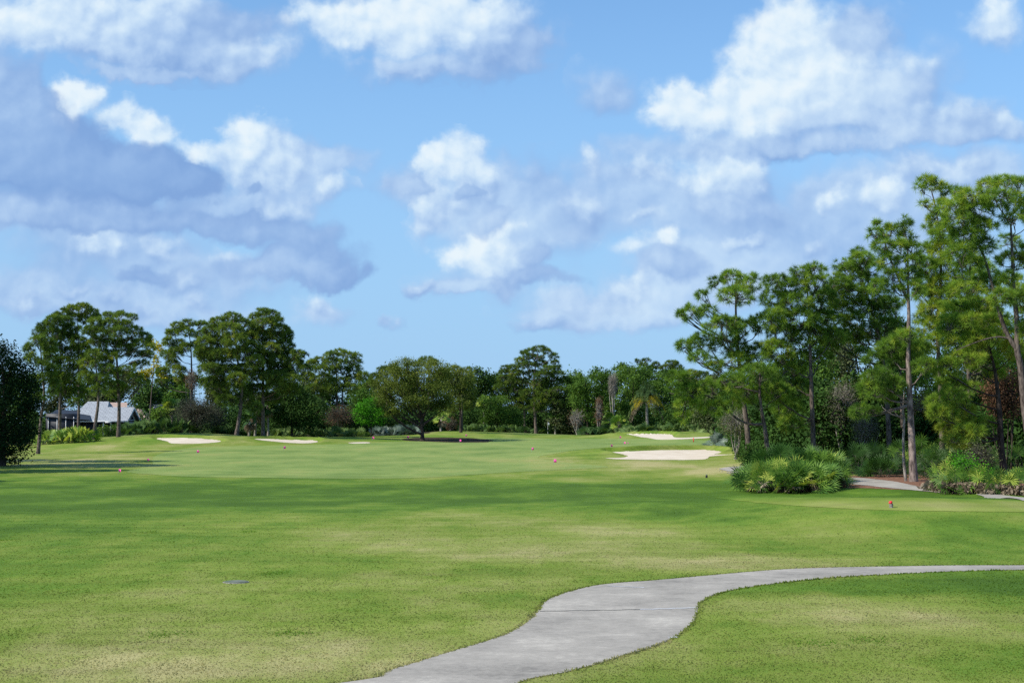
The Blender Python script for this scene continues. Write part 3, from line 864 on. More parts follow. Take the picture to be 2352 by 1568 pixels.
def leaves(mb, P, r, size, var, flat=0.25, aspect=0.55):
    """One pointed leaf blade (a kite) per point."""
    n = len(P)
    N = unit(r.normal(0, 1, (n, 3)) + np.array([-0.25, -0.25, flat * 3]))
    A = unit(np.cross(N, r.normal(0, 1, (n, 3))))
    B = np.cross(N, A)
    s = (size * (0.6 + 0.8 * r.random(n)))[:, None]
    V = np.stack([P - A * s, P - B * s * aspect + N * s * 0.12, P + A * s, P + B * s * aspect + N * s * 0.12], 1).reshape(-1, 3)
    mb.add(V, np.arange(4 * n).reshape(-1, 4), np.repeat(np.clip(var, 0, 1), 4))


def trunk_line(tr, d, base):
    pts = [np.array(base, float) - np.array([0, 0, 0.15])]
    for q in tr[1:]:
        pts.append(at(q[0], q[1], d + (q[2] if len(q) > 2 else 0)))
    pts = np.array(pts)
    # refine
    out = [pts[0]]
    for a, b in zip(pts[:-1], pts[1:]):
        for t in (0.33, 0.66, 1.0):
            out.append(a + (b - a) * t)
    out = np.array(out)
    sm = out.copy(); sm[1:-1] = (out[:-2] + 2 * out[1:-1] + out[2:]) / 4
    return sm


def trunk_at(line, z):
    i = int(np.argmin(np.abs(line[:, 2] - z)))
    return line[i], i


def limb_to(mt, line, rad, c, r, rise=0.45, sides=5, scale=1.0, arms=()):
    best = None
    for arm in arms:                                # a big limb nearer than the trunk carries the bough
        q = arm[1:]
        k = int(np.argmin(np.linalg.norm(q - c, axis=1)))
        dd = np.linalg.norm(q[k] - c)
        if best is None or dd < best[0]: best = (dd, q[k])
    if best is not None and best[0] < 0.8 * np.linalg.norm(line - c, axis=1).min():
        p = best[1]; mid = (p + c) / 2 + r.normal(0, 0.1, 3) + np.array([0, 0, 0.1])
        cv = bez(p, mid, c, 7)
        mt.tube(cv, np.linspace(0.032, 0.012, 7), sides)
        return cv
    hd = np.linalg.norm(c[:2] - line[-1, :2])
    z = np.clip(c[2] - rise * hd - 0.3, line[0, 2] + 0.3 * (line[-1, 2] - line[0, 2]), line[-1, 2])
    p, i = trunk_at(line, z)
    mid = p * 0.45 + c * 0.55; mid[2] -= 0.12 * np.linalg.norm(c - p) * (1 if rise > 0 else -0.3)
    mid += r.normal(0, 0.12, 3)
    L_ = np.linalg.norm(c - p)
    r0 = min(rad[i] * 0.5, 0.022 + 0.012 * L_) * scale
    cv = bez(p, mid, c, 7)
    cv[1:-1] += r.normal(0, 0.04 * (1 + L_ * .05), (5, 3))
    mt.tube(cv, np.linspace(r0, r0 * 0.35, 7), sides)
    return cv


def pine(label, d, tr, rb, lobes, mat=None, bark=None, group=None, seed=0, dens=1.0, R=0.36, K=46, width=0.011, deep=0.5, tone=0.45,
         yellow=0.02, name='pine_tree', limb=1.0, extra=None, brown=0.0, grow=1.0):
    lobes = [(a, b, c * grow, e * grow) for a, b, c, e in lobes]
    r = np.random.default_rng(seed + 100)
    base = on(tr[0][0], d)
    root = empty(name, base, label, 'tree', group)
    line = trunk_line(tr, d, base)
    H_ = line[-1, 2] - line[0, 2]
    rad = rb * (1 - 0.80 * np.clip((line[:, 2] - line[0, 2]) / (H_ + 0.01), 0, 1) ** 1.2)
    rad[0] *= 1.25
    mt, mbn, mc = MB(), MB(), MB()
    mt.tube(line, rad, 9)
    arms = []
    if extra:
        for ex in extra:                        # (start, points..., radius): a second leader or a big limb drawn by hand
            pts = np.array([at(q[0], q[1], d + (q[2] if len(q) > 2 else 0)) for q in ex[0]])
            o_ = [pts[0]]
            for a, b in zip(pts[:-1], pts[1:]):
                o_ += [a + (b - a) * t for t in (0.5, 1.0)]
            o_ = np.array(o_); o_[1:-1] = (o_[:-2] + 2 * o_[1:-1] + o_[2:]) / 4
            mt.tube(o_, np.linspace(ex[1], ex[1] * 0.3, len(o_)), 6)
            arms.append(o_)
    cx = np.mean([l[0] for l in lobes]); half = max(abs(l[0] - cx) for l in lobes) * d / F
    for k, (px, py, rx, ry) in enumerate(lobes):
        u = (px - cx) * d / F
        room = math.sqrt(max(0.08, 1 - (u / (half * 1.15 + 0.1)) ** 2)) * half
        dd = (r.random() * 2 - 1) * deep * room
        c = at(px, py, d + dd)
        RX, RZ = rx * d / F, ry * d / F
        RY = max(RX, RZ) * 0.95
        cv = limb_to(mt, line, rad, c + np.array([0, 0, -RZ * 0.5]), r, scale=limb, arms=arms)
        nb = max(4, int(2.6 * (RX * RZ) ** 0.5 + 3))
        dirs = unit(r.normal(0, 1, (nb, 3)) + np.array([0, 0, 0.25]))
        subs = c + dirs * np.array([RX, RY, RZ]) * (0.35 + 0.42 * r.random((nb, 1)))
        nt_ = max(6, int(dens * 9.8 * RX * RZ / (R * R)))
        own = r.integers(0, nb, nt_)
        off = unit(r.normal(0, 1, (nt_, 3)) + np.array([0, 0, 0.45]))
        P = c + off * np.array([RX, RY, RZ]) * (0.55 + 0.45 * r.random((nt_, 1)) ** 0.6)
        dist = np.linalg.norm(P[:, None] - subs[None], axis=-1); own = dist.argmin(1)
        start = cv[r.integers(3, 7, nb)]
        for a, b in zip(start, subs):
            mbn.tube(bez(a, (a + b) / 2 + np.array([0, 0, -0.1]), b, 4), np.array([0.030, 0.024, 0.018, 0.012]) * (1 + d / 250), 3)
        for p, o_ in zip(P, own):
            mbn.tube(np.array([subs[o_], (subs[o_] + p) / 2 + r.normal(0, .04, 3), p]), np.array([0.014, 0.011, 0.007]) * (1 + d / 200), 3)
        tn = tone + r.normal(0, 0.10)
        va = np.clip(tn + r.normal(0, 0.17, nt_) + (r.random(nt_) < yellow * 0.4) * 0.35, 0, 1)
        needles(mc, P, r, R * (0.78 + 0.45 * r.random(nt_)), K, width, 0.3, va, out=off * 0.8)
    mt.build('trunk', bark or M_BARK, root, base, smooth=True)
    mbn.build('twig_sprays', M_TWIG, root, base)
    mc.build('crown', mat or M_PINE, root, base)
    return root


def clumps(mc, r, c, RR, n_leaf, size, tone, clump=0.42, spread=0.14, flat=0.25, shell=0.62):
    """Leaves gathered in clumps through an ellipsoid, thicker towards its surface."""
    RX, RY, RZ = RR
    m = max(6, int(n_leaf / 26))
    dirs = unit(r.normal(0, 1, (m, 3)) + np.array([0, 0, 0.2]))
    cc = c + dirs * np.array([RX, RY, RZ]) * (shell + (1 - shell) * r.random((m, 1)) ** 0.7)
    cs = clump * (0.55 + 0.9 * r.random(m))
    cvv = tone + r.normal(0, spread, m)
    own = r.integers(0, m, n_leaf)
    P = cc[own] + r.normal(0, 1, (n_leaf, 3)) * cs[own][:, None] * np.array([1, 1, 0.7])
    leaves(mc, P, r, size, cvv[own] + r.normal(0, 0.08, n_leaf), flat)


def broad(label, d, tr, rb, lobes, mat, bark=None, group=None, seed=0, size=0.10, dens=1.0, name='broadleaf_tree', tone=0.45, deep=0.5, clump=0.40, cat='tree',
          limb=1.0, flat=0.25, extra=None, shell=0.62, rise=0.7, spread=0.14):
    r = np.random.default_rng(seed + 500)
    base = on(tr[0][0], d)
    root = empty(name, base, label, cat, group)
    line = trunk_line(tr, d, base)
    H_ = line[-1, 2] - line[0, 2]
    rad = rb * (1 - 0.75 * np.clip((line[:, 2] - line[0, 2]) / (H_ + 0.01), 0, 1))
    rad[0] *= 1.3
    mt, mc = MB(), MB()
    mt.tube(line, rad, 8)
    if extra:
        for ex in extra:
            pts = np.array([at(q[0], q[1], d + (q[2] if len(q) > 2 else 0)) for q in ex[0]])
            mt.tube(pts, np.linspace(ex[1], ex[1] * 0.3, len(pts)), 6)
    cx = np.mean([l[0] for l in lobes]); half = max(abs(l[0] - cx) for l in lobes) * d / F
    for (px, py, rx, ry) in lobes:
        u = (px - cx) * d / F
        room = math.sqrt(max(0.08, 1 - (u / (half * 1.15 + 0.1)) ** 2)) * half
        c = at(px, py, d + (r.random() * 2 - 1) * deep * room)
        RX, RZ = rx * d / F, ry * d / F; RY = max(RX, RZ)
        cv = limb_to(mt, line, rad, c, r, rise=rise, scale=limb)
        for q in range(3):
            e = c + unit(r.normal(0, 1, 3)) * np.array([RX, RY, RZ]) * 0.75
            mt.tube(np.array([cv[4], (cv[4] + e) / 2 + r.normal(0, .1, 3), e]), [0.05 * limb, 0.03 * limb, 0.012], 4)
        n = int(dens * 820 * (RX * RZ) ** 0.9 * (0.10 / size) ** 1.4 + 60)
        clumps(mc, r, c, (RX, RY, RZ), n, size, tone + r.normal(0, 0.07), clump, spread, flat, shell)
    mt.build('trunk', bark or M_BARK_DARK, root, base, smooth=True)
    mc.build('crown', mat, root, base)
    return root


def twiggy(label, d, px, py, rx, ry, mat, group=None, seed=0, name='bare_shrub', n=260, size=0.05, leaf=900, cat='shrub', tone=0.5, bark=None, wr=0.016):
    """A shrub of many fine bare stems with a thin scatter of small leaves."""
    r = np.random.default_rng(seed + 900)
    base = on(px, d)
    root = empty(name, base, label, cat, group)
    c = at(px, py, d); RX, RZ = rx * d / F, ry * d / F
    ms, ml = MB(), MB()
    tips = c + unit(r.normal(0, 1, (n, 3))) * np.array([RX, RX * 0.8, RZ]) * (0.5 + 0.5 * r.random((n, 1)) ** 0.5)
    for i in range(7):
        e = c + r.normal(0, 0.3, 3) * np.array([RX, RX, RZ])
        ms.tube(bez(base + r.normal(0, .15, 3) * [1, 1, 0], (base + e) / 2 + r.normal(0, .3, 3), e, 5), np.linspace(wr * 3.2, wr * 1.6, 5), 5)
    for t in tips:
        a = c + (t - c) * 0.25 + r.normal(0, 0.2, 3)
        m = (a + t) / 2 + r.normal(0, 0.22, 3)
        ms.tube(bez(a, m, t, 5), np.linspace(wr, wr * 0.35, 5), 3)
    P = tips[r.integers(0, n, leaf)] + r.normal(0, 0.22, (leaf, 3))
    leaves(ml, P, r, size, tone + r.normal(0, 0.18, leaf))
    ms.build('stems', bark or M_TWIG, root, base)
    ml.build('foliage', mat, root, base)
    return root


def fan(mb, hub, axis, nrm, Lb, nb, r, var, droop=0.15, spread=2.1, wid=0.07):
    """A fan frond: nb pointed segments spread about the axis, folded along their middle."""
    side = np.cross(nrm, axis)
    a = np.linspace(-spread, spread, nb) + r.normal(0, 0.03, nb)
    D = np.cos(a)[:, None] * axis + np.sin(a)[:, None] * side
    ln = Lb * (0.82 + 0.18 * np.cos(a)) * (0.9 + 0.2 * r.random(nb))
    D = unit(D + nrm * (0.10 + 0.1 * r.random((nb, 1))))
    pp = np.cross(D, nrm)
    h = np.repeat(hub[None], nb, 0)
    midp = h + D * (ln * 0.55)[:, None]
    w = (Lb * wid)
    tip = h + D * ln[:, None] - np.array([0, 0, 1.0]) * (ln * droop)[:, None] * (0.4 + r.random((nb, 1)))
    V = np.stack([h, midp - pp * w - nrm * w * 0.4, tip, midp + pp * w - nrm * w * 0.4], 1).reshape(-1, 3)
    V2 = np.stack([h, midp + nrm * w * 0.2, tip], 1)
    mb.add(V, np.arange(4 * nb).reshape(-1, 4), np.clip(var + np.repeat(r.normal(0, 0.06, nb), 4), 0, 1))


def fan_plant(name, label, base, cat, n=26, stem=0.75, L=0.52, nb=15, mat=None, group=None, seed=0, tone=0.45, trunk=0.0, tr_r=0.11, low=0.0, wid=0.07, spreadv=0.16, dead=0, kind=None, yel=0.08, bark=None, spread=2.1):
    r = np.random.default_rng(seed + 1300)
    base = np.asarray(base, float)
    root = empty(name, base, label, cat, group, kind)
    mf, ms = MB(), MB()
    top = base + np.array([0, 0, trunk])
    if trunk > 0:
        mt = MB(); z = np.linspace(-0.1, trunk, 7)
        bend = r.normal(0, 0.06, 2)
        line = np.stack([base[0] + bend[0] * z * z / (trunk + .1), base[1] + bend[1] * z * z / (trunk + .1), base[2] + z], 1)
        mt.tube(line, tr_r * np.array([1.2, 1, 0.95, 0.95, 1, 1.1, 0.9]), 8)
        mt.build('trunk', bark or M_BARK_PALE, root, base, smooth=True)
        top = line[-1]
    for i in range(n):
        az = r.random() * 2 * np.pi
        el = low + (np.pi / 2 - low) * (r.random() ** 1.15) * 0.98
        dr = np.array([math.cos(az) * math.cos(el), math.sin(az) * math.cos(el), math.sin(el)])
        st = stem * (0.7 + 0.6 * r.random())
        s0 = top + np.array([math.cos(az), math.sin(az), 0]) * 0.12 * r.random() + (np.array([r.normal(0, .3), r.normal(0, .3), 0]) if trunk == 0 else 0)
        hub = s0 + dr * st; hub[2] = max(hub[2], base[2] + 0.10)
        mid = (s0 + hub) / 2 + np.array([0, 0, 0.10 * st])
        ms.tube(np.array([s0, mid, hub]), [0.014, 0.011, 0.009], 3)
        ax = unit(hub - mid)
        up = np.array([0, 0, 1.0]) * (0.8 if el < 1.1 else 0.2) + np.array([-0.4, -0.9, 0.1]) * (0.3 + r.random()) + r.normal(0, 0.25, 3)
        nrm = unit(up - ax * np.dot(up, ax))
        fan(mf, hub, ax, nrm, L * (0.8 + 0.4 * r.random()), nb, r, tone + r.normal(0, spreadv) + (0.45 if r.random() < yel else 0), 0.18, spread=spread, wid=wid)
    mf.build('fronds', mat or M_PALMETTO, root, base)
    ms.build('stems', M_TWIG if trunk == 0 else M_BARK_PALE, root, base)
    if dead:
        md = MB()
        for i in range(dead):
            az = r.random() * 2 * np.pi
            dr = np.array([math.cos(az) * 0.45, math.sin(az) * 0.45, -0.9]) if trunk else np.array([math.cos(az), math.sin(az), 0.15])
            s0 = top + np.array([0, 0, 0.15])
            hub = s0 + unit(dr) * stem * (0.5 + 0.5 * r.random()); hub[2] = max(hub[2], base[2] + 0.12)
            nrm = unit(np.cross(unit(hub - s0), r.normal(0, 1, 3)))
            fan(md, hub, unit(hub - s0), nrm, L * 0.9, nb, r, r.random(), 0.35, spread=1.3)
        md.build('dead_fronds', M_STRAW, root, base)
    return root


def feather(mf, ms, p0, az, el, L, droop, r, var, leaf=0.45, n=34, rad=0.022, wid=0.016):
    """A feather frond of a queen palm: arching rachis with hanging leaflets."""
    t = np.linspace(0, 1, 12)
    h = np.array([math.cos(az), math.sin(az), 0])
    P = p0 + h * (L * math.cos(el) * t[:, None] * (1 - 0.12 * t[:, None])) + np.array([0, 0, 1.0]) * (L * math.sin(el) * t - droop * L * t ** 2.2)[:, None]
    ms.tube(P, np.linspace(rad, rad * 0.25, 12), 4)
    ts = np.repeat(np.linspace(0.12, 1.0, n), 4)
    C_ = np.stack([np.interp(ts, t, P[:, k]) for k in range(3)], 1)
    tg = unit(np.stack([np.interp(np.minimum(ts + 0.05, 1), t, P[:, k]) for k in range(3)], 1) - C_ + 1e-6)
    side = unit(np.cross(tg, np.array([0, 0, 1.0]))) * np.where(np.arange(len(ts)) % 2 == 0, 1, -1)[:, None]
    D = unit(side * (0.7 + 0.4 * r.random((len(ts), 1))) + tg * 0.5 + np.array([0, 0, 1.0]) * r.normal(0.05, 0.45, (len(ts), 1)))
    ln = (leaf * (0.35 + 0.9 * np.sin(np.pi * np.clip(ts * 0.9 + 0.08, 0, 1))))[:, None]
    m = C_ + D * ln * 0.55
    tip = C_ + D * ln - np.array([0, 0, 1.0]) * ln * 0.55
    w = unit(np.cross(D, r.normal(0, 1, (len(ts), 3)))) * wid
    V = np.stack([C_, m - w, tip, m + w], 1).reshape(-1, 3)
    mf.add(V, np.arange(len(V)).reshape(-1, 4), np.repeat(np.clip(var + r.normal(0, 0.08, len(ts)), 0, 1), 4))


def copy_thing(src, loc, rz, label, group, s=1.0):
    c = src.copy(); C.objects.link(c)
    c.location = tuple(float(t) for t in loc); c.rotation_euler = (0, 0, rz); c.scale = (s, s, s)
    c['label'] = label
    if group: c['group'] = group
    for ch in list(src.children):
        k = ch.copy(); C.objects.link(k); k.parent = c
    return c

# ------------------------------------------------------------------ the pines and palmettos on the right
GR = 'tall pines at the edge of the right-hand wood'
pine('spreading pine with a round open crown at the left end of the right wood', 101, [(1719, 1030), (1717, 985), (1706, 910), (1696, 820), (1690, 730), (1690, 650)], 0.22,
     [(1681, 644, 33, 22), (1728, 652, 22, 20), (1640, 652, 14, 12), (1692, 680, 42, 22), (1615, 681, 16, 14), (1586, 719, 28, 17), (1626, 717, 24, 15), (1566, 726, 12, 12), (1657, 751, 42, 24), (1706, 755, 36, 22), (1752, 744, 36, 20),
      (1571, 798, 19, 16), (1611, 788, 32, 22), (1672, 795, 42, 24), (1604, 824, 24, 13), (1692, 834, 48, 24), (1740, 815, 36, 26), (1640, 836, 24, 12)],
     group=GR, seed=1, grow=1.05, R=0.44, K=62, dens=1.35, tone=0.50, deep=0.55)
pine('low leaning pine whose long bottom limb sweeps left over the palmettos', 97, [(1764, 1040), (1760, 1000), (1752, 960), (1744, 905), (1746, 860), (1750, 830)], 0.19,
     [(1560, 868, 28, 17), (1549, 895, 20, 16), (1590, 902, 34, 20), (1636, 893, 36, 22), (1582, 932, 34, 16), (1566, 958, 17, 10), (1641, 938, 33, 17), (1690, 880, 40, 22), (1747, 862, 44, 26), (1720, 905, 34, 22), (1778, 900, 32, 24), (1680, 930, 25, 14)],
     group=GR, seed=2, grow=1.05, R=0.42, K=60, dens=1.4, tone=0.55, yellow=0.10, deep=0.5, limb=0.55,
     extra=[(((1757, 972), (1735, 976), (1705, 970), (1680, 952), (1655, 925), (1620, 905), (1580, 898)), 0.12), (((1748, 900), (1715, 895), (1670, 880), (1620, 872), (1575, 868)), 0.07)])
pine('pine with a bare dark trunk rising behind the palmetto thicket', 100, [(1867, 1035), (1864, 900), (1861, 800), (1857, 690), (1850, 640)], 0.20,
     [(1871, 620, 24, 13), (1838, 628, 23, 14), (1783, 648, 26, 18), (1820, 664, 34, 22), (1875, 652, 28, 20), (1776, 688, 28, 22), (1827, 697, 38, 22), (1890, 690, 33, 22), (1783, 734, 33, 24), (1838, 734, 40, 24), (1893, 738, 36, 22),
      (1802, 772, 38, 24), (1857, 770, 42, 24), (1912, 774, 30, 20), (1783, 806, 36, 24), (1831, 826, 36, 20), (1802, 857, 38, 22), (1787, 905, 32, 22), (1809, 941, 36, 22), (1820, 976, 28, 18), (1835, 893, 26, 20), (1885, 822, 26, 14)],
     group=GR, seed=3, grow=1.10, R=0.43, K=62, dens=1.45, tone=0.54, deep=0.6, yellow=0.08)
pine('broad pine with a dark trunk standing behind the thin grey tree', 103, [(2041, 1075), (2038, 915), (2025, 800), (2010, 740), (1990, 670), (1972, 620)], 0.21,
     [(1973, 582, 16, 12), (1935, 610, 19, 13), (1977, 599, 30, 16), (1914, 641, 17, 12), (1952, 624, 32, 18), (1994, 617, 28, 18), (1924, 658, 32, 18), (1977, 650, 38, 22), (1907, 679, 26, 16), (1952, 676, 38, 20), (2004, 679, 32, 20),
      (1924, 707, 34, 18), (1977, 707, 38, 20), (2029, 705, 34, 20), (1917, 738, 32, 18), (1977, 738, 36, 18), (2032, 749, 33, 18), (1917, 773, 32, 16), (1956, 768, 34, 18), (1994, 782, 30, 16), (1907, 797, 24, 12), (1977, 815, 24, 12)],
     group=GR, seed=4, grow=1.12, R=0.43, K=60, dens=1.4, tone=0.50, deep=0.6, yellow=0.07)
pine('tallest middle pine with pale pinkish trunk forking high above the cart path', 86, [(2094, 1097), (2090, 918), (2086, 825), (2088, 721), (2086, 680), (2086, 634), (2085, 575)], 0.235,
     [(2074, 516, 16, 16), (2025, 521, 20, 12), (2010, 540, 15, 14), (2046, 535, 20, 14), (2081, 547, 18, 17), (2029, 566, 23, 16), (2062, 568, 20, 16), (2095, 571, 15, 14), (2032, 601, 26, 17), (2081, 603, 22, 18), (2109, 596, 12, 14), (2097, 631, 20, 17),
      (2053, 636, 24, 18), (2018, 660, 24, 16), (2104, 660, 18, 16), (2063, 672, 24, 14), (2081, 778, 34, 16), (2046, 803, 32, 19), (2011, 825, 26, 17), (2063, 828, 30, 17), (2112, 806, 24, 19), (2018, 867, 34, 19), (2050, 888, 28, 17), (2123, 843, 24, 17),
      (2003, 895, 30, 18), (1975, 943, 22, 13), (2000, 948, 24, 12), (2030, 910, 20, 12)],
     group=GR, seed=5, grow=1.10, R=0.42, K=64, dens=1.45, tone=0.50, deep=0.5, bark=M_BARK_PINK,
     extra=[(((2086, 690), (2075, 668), (2058, 624), (2039, 582), (2030, 545)), 0.10)])
pine('slender pine with a thin lopsided top, right of the forked pine', 93, [(2161, 1080), (2163, 980), (2160, 880), (2152, 760), (2162, 640), (2160, 540), (2148, 470), (2140, 440)], 0.19,
     [(2126, 417, 17, 8), (2148, 423, 20, 10), (2114, 432, 11, 8), (2172, 438, 18, 9), (2126, 472, 13, 7), (2161, 470, 17, 10), (2157, 505, 24, 16), (2133, 526, 9, 8), (2168, 540, 28, 17), (2133, 571, 20, 14), (2168, 576, 30, 18),
      (2126, 613, 23, 18), (2168, 615, 30, 17), (2123, 645, 23, 16), (2165, 650, 30, 15), (2133, 678, 30, 18), (2171, 683, 34, 20), (2150, 716, 36, 20), (2144, 751, 36, 19), (2150, 786, 33, 19), (2146, 947, 18, 13), (2161, 925, 28, 15)],
     group=GR, seed=6, grow=1.20, R=0.44, K=64, dens=1.7, tone=0.72, deep=0.55, yellow=0.08)
pine('biggest pine at the right border, trunk splitting into two tall leaders', 84, [(2378, 1150), (2360, 980), (2352, 919), (2345, 840), (2335, 801), (2338, 760), (2334, 715), (2328, 665), (2326, 600), (2322, 520)], 0.28,
     [(2199, 445, 17, 11), (2234, 452, 26, 14), (2272, 427, 24, 12), (2307, 419, 26, 11), (2338, 425, 24, 12), (2375, 430, 24, 14), (2192, 478, 32, 16), (2248, 486, 34, 19), (2290, 458, 32, 16), (2335, 462, 28, 16), (2203, 510, 36, 19),
      (2255, 526, 34, 18), (2330, 500, 26, 14), (2380, 490, 30, 20), (2220, 545, 34, 17), (2213, 580, 36, 17), (2255, 568, 26, 16), (2231, 610, 30, 15), (2324, 600, 30, 18), (2375, 580, 30, 24), (2220, 668, 36, 18), (2255, 650, 30, 18), (2310, 640, 24, 14),
      (2307, 686, 30, 16), (2342, 690, 26, 18), (2390, 680, 30, 24), (2370, 760, 30, 24)],
     group=GR, seed=7, grow=1.20, R=0.44, K=66, dens=1.6, tone=0.66, deep=0.6, yellow=0.06,
     extra=[(((2337, 803), (2318, 777), (2300, 735), (2286, 680), (2275, 640), (2262, 590), (2240, 545)), 0.15),
            (((2318, 778), (2295, 772), (2265, 778), (2230, 790), (2195, 805)), 0.07), (((2288, 690), (2262, 672), (2230, 640), (2190, 636)), 0.06)])
pine('bushy pine with bright lower boughs hanging over the heap of dead fronds', 88, [(2303, 1128), (2300, 1040), (2296, 940), (2286, 850), (2268, 780)], 0.24,
     [(2248, 702, 36, 20), (2206, 713, 38, 20), (2196, 749, 40, 22), (2248, 744, 40, 20), (2283, 730, 30, 18), (2206, 791, 40, 20), (2255, 775, 36, 20), (2300, 758, 28, 18), (2220, 825, 36, 17), (2172, 843, 34, 18), (2185, 886, 34, 17), (2255, 836, 30, 16),
      (2193, 909, 30, 16), (2171, 950, 30, 17), (2209, 940, 30, 18), (2193, 981, 34, 18), (2228, 992, 30, 17), (2193, 1014, 28, 10), (2244, 978, 26, 16), (2266, 978, 20, 15), (2330, 800, 26, 20), (2290, 860, 22, 12)],
     group=GR, seed=8, grow=1.15, R=0.44, K=64, dens=1.65, tone=0.80, deep=0.55, yellow=0.10, bark=M_BARK_DARK)
r_ = np.random.default_rng(99)
def fill(x0, x1, y0, y1, n, rx, ry):
    return [(r_.uniform(x0, x1), y0 + (y1 - y0) * (k + r_.random()) / n, rx * r_.uniform(.8, 1.2), ry * r_.uniform(.8, 1.2)) for k in range(n)]
pine('full pine behind the bushy one, closing the gap left of the two leaders', 104, [(2225, 1050), (2226, 900), (2222, 780), (2225, 640)], 0.2, fill(2150, 2330, 600, 930, 22, 32, 18), group=GR, seed=9, R=0.46, K=56, dens=1.2, tone=0.62, deep=0.6)
pine('full low pine between the broad pine and the forked one', 106, [(2072, 1050), (2070, 900), (2066, 760)], 0.18, fill(1990, 2130, 690, 900, 14, 30, 17), group=GR, seed=10, R=0.46, K=56, dens=1.1, tone=0.48, deep=0.6)
pine('pine at the very border behind the biggest one', 108, [(2360, 1050), (2362, 900), (2360, 600)], 0.2, fill(2310, 2420, 520, 900, 18, 32, 18), group=GR, seed=11, R=0.46, K=56, dens=1.1, tone=0.58, deep=0.6)
# a thin pale tree with a bent branch
def thin_tree():
    d = 87
    base = on(2076, d)
    root = empty('bare_tree', base, 'thin pale grey bare tree with one bent branch beside the tall pink trunk', 'tree')
    m = MB()
    pts = np.array([base - [0, 0, .1]] + [at(x, y, d) for x, y in ((2076, 1060), (2075, 1010), (2077, 965), (2074, 935), (2077, 900))])
    m.tube(pts, [0.10, 0.085, 0.08, 0.075, 0.05, 0.02], 7)
    m.build('trunk', M_BARK_PALE, root, base, smooth=True)
    m = MB()
    m.tube(np.array([at(x, y, d - .2) for x, y in ((2074, 962), (2062, 955), (2048, 951), (2036, 943), (2026, 945), (2016, 947))]), [0.055, 0.05, 0.045, 0.035, 0.022, 0.012], 6)
    m.tube(np.array([at(x, y, d - .2) for x, y in ((2036, 943), (2028, 936), (2024, 928))]), [0.03, 0.02, 0.01], 5)
    m.build('branch', M_BARK_PALE, root, base, smooth=True)
thin_tree()

# the dim wood behind the pines
GU_ = 'dark broadleaf trees filling the right wood'
und = [(1775, 122, 860, 1010, 46), (1835, 128, 830, 1000, 52), (1900, 124, 850, 1010, 50), (1965, 130, 790, 1000, 54), (2030, 126, 830, 1010, 50), (2100, 132, 800, 1000, 55), (2170, 124, 830, 1010, 50), (2240, 128, 800, 1000, 54), (2310, 122, 820, 1010, 50), (2390, 118, 780, 1010, 60),
       (1700, 150, 905, 1000, 48), (1640, 168, 905, 985, 45), (2060, 150, 760, 960, 70), (1880, 150, 790, 960, 70), (2250, 150, 740, 960, 80), (2450, 130, 760, 1000, 90)]
where = ['behind the low leaning pine', 'just left of the trunk rising from the thicket', 'behind the palmetto thicket, right of the bare dark trunk', 'behind the lichen-grey bushes', 'behind the broad pine', 'behind the tall forked pine',
         'behind the slender pine', 'between the slender pine and the bushy pine', 'behind the bushy pine', 'at the right border behind the biggest pine', 'at the left tip of the wood by the silver palmettos', 'seen under the low sweeping limb, past the bunker',
         'deep in the wood between the two middle pines', 'deep in the wood behind the bare dark trunk', 'deep in the wood left of the biggest pine', 'outermost at the right border of the wood']
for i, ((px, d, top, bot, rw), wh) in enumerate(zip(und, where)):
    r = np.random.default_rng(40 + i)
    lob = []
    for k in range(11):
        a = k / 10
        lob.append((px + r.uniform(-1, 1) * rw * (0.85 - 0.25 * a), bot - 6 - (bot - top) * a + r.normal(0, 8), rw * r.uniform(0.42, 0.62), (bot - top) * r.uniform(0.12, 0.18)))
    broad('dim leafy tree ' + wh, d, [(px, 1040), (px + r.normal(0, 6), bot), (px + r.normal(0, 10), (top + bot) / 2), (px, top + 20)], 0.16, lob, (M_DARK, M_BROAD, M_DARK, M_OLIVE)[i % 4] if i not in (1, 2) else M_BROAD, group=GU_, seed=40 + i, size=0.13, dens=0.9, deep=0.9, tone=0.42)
twiggy('lichen-grey bush with bare crooked twigs, left of the broad pine trunk', 108, 1935, 930, 42, 62, M_OLIVE, seed=1, n=420, leaf=2600, size=0.055, name='bare_shrub', bark=M_BARK_PALE)
twiggy('smaller grey bush of fine twigs low between the thicket and the pale tree', 104, 1985, 985, 36, 45, M_OLIVE, seed=2, n=320, leaf=2200, size=0.055, bark=M_BARK_PALE)
twiggy('grey-green bush just right of the bare dark trunk', 110, 1890, 985, 30, 48, M_OLIVE, seed=3, n=240, leaf=2400, size=0.06, bark=M_TWIG)
twiggy('twiggy bush with sparse leaves showing under the leaning pine', 125, 1690, 968, 42, 38, M_OLIVE, seed=4, n=300, leaf=2600, size=0.06, bark=M_BARK_PALE)
twiggy('reddish brown dead bough cluster at the right border', 92, 2312, 905, 54, 58, M_BROWN, seed=5, n=420, leaf=5200, size=0.07, bark=M_BARK_DARK, name='dead_branches', cat='dead branches')
twiggy('brown withered bush behind the slender pine trunk', 106, 2130, 930, 44, 46, M_BROWN, seed=6, n=260, leaf=1300, size=0.06, bark=M_BARK_PALE)
twiggy('tangle of bare dark stems above the dead frond heap', 84, 2250, 1050, 36, 34, M_OLIVE, seed=7, n=260, leaf=1200, size=0.05, bark=M_TWIG)
twiggy('leafy vine bush on the heap right of the slender pine', 78, 2215, 1078, 30, 26, M_BRIGHT, seed=8, n=120, leaf=2600, size=0.055, name='leafy_shrub', tone=0.4)
twiggy('leafy green bush low at the foot of the bushy pine', 76, 2262, 1098, 24, 20, M_BRIGHT, seed=9, n=90, leaf=1600, size=0.05, name='leafy_shrub', tone=0.45)
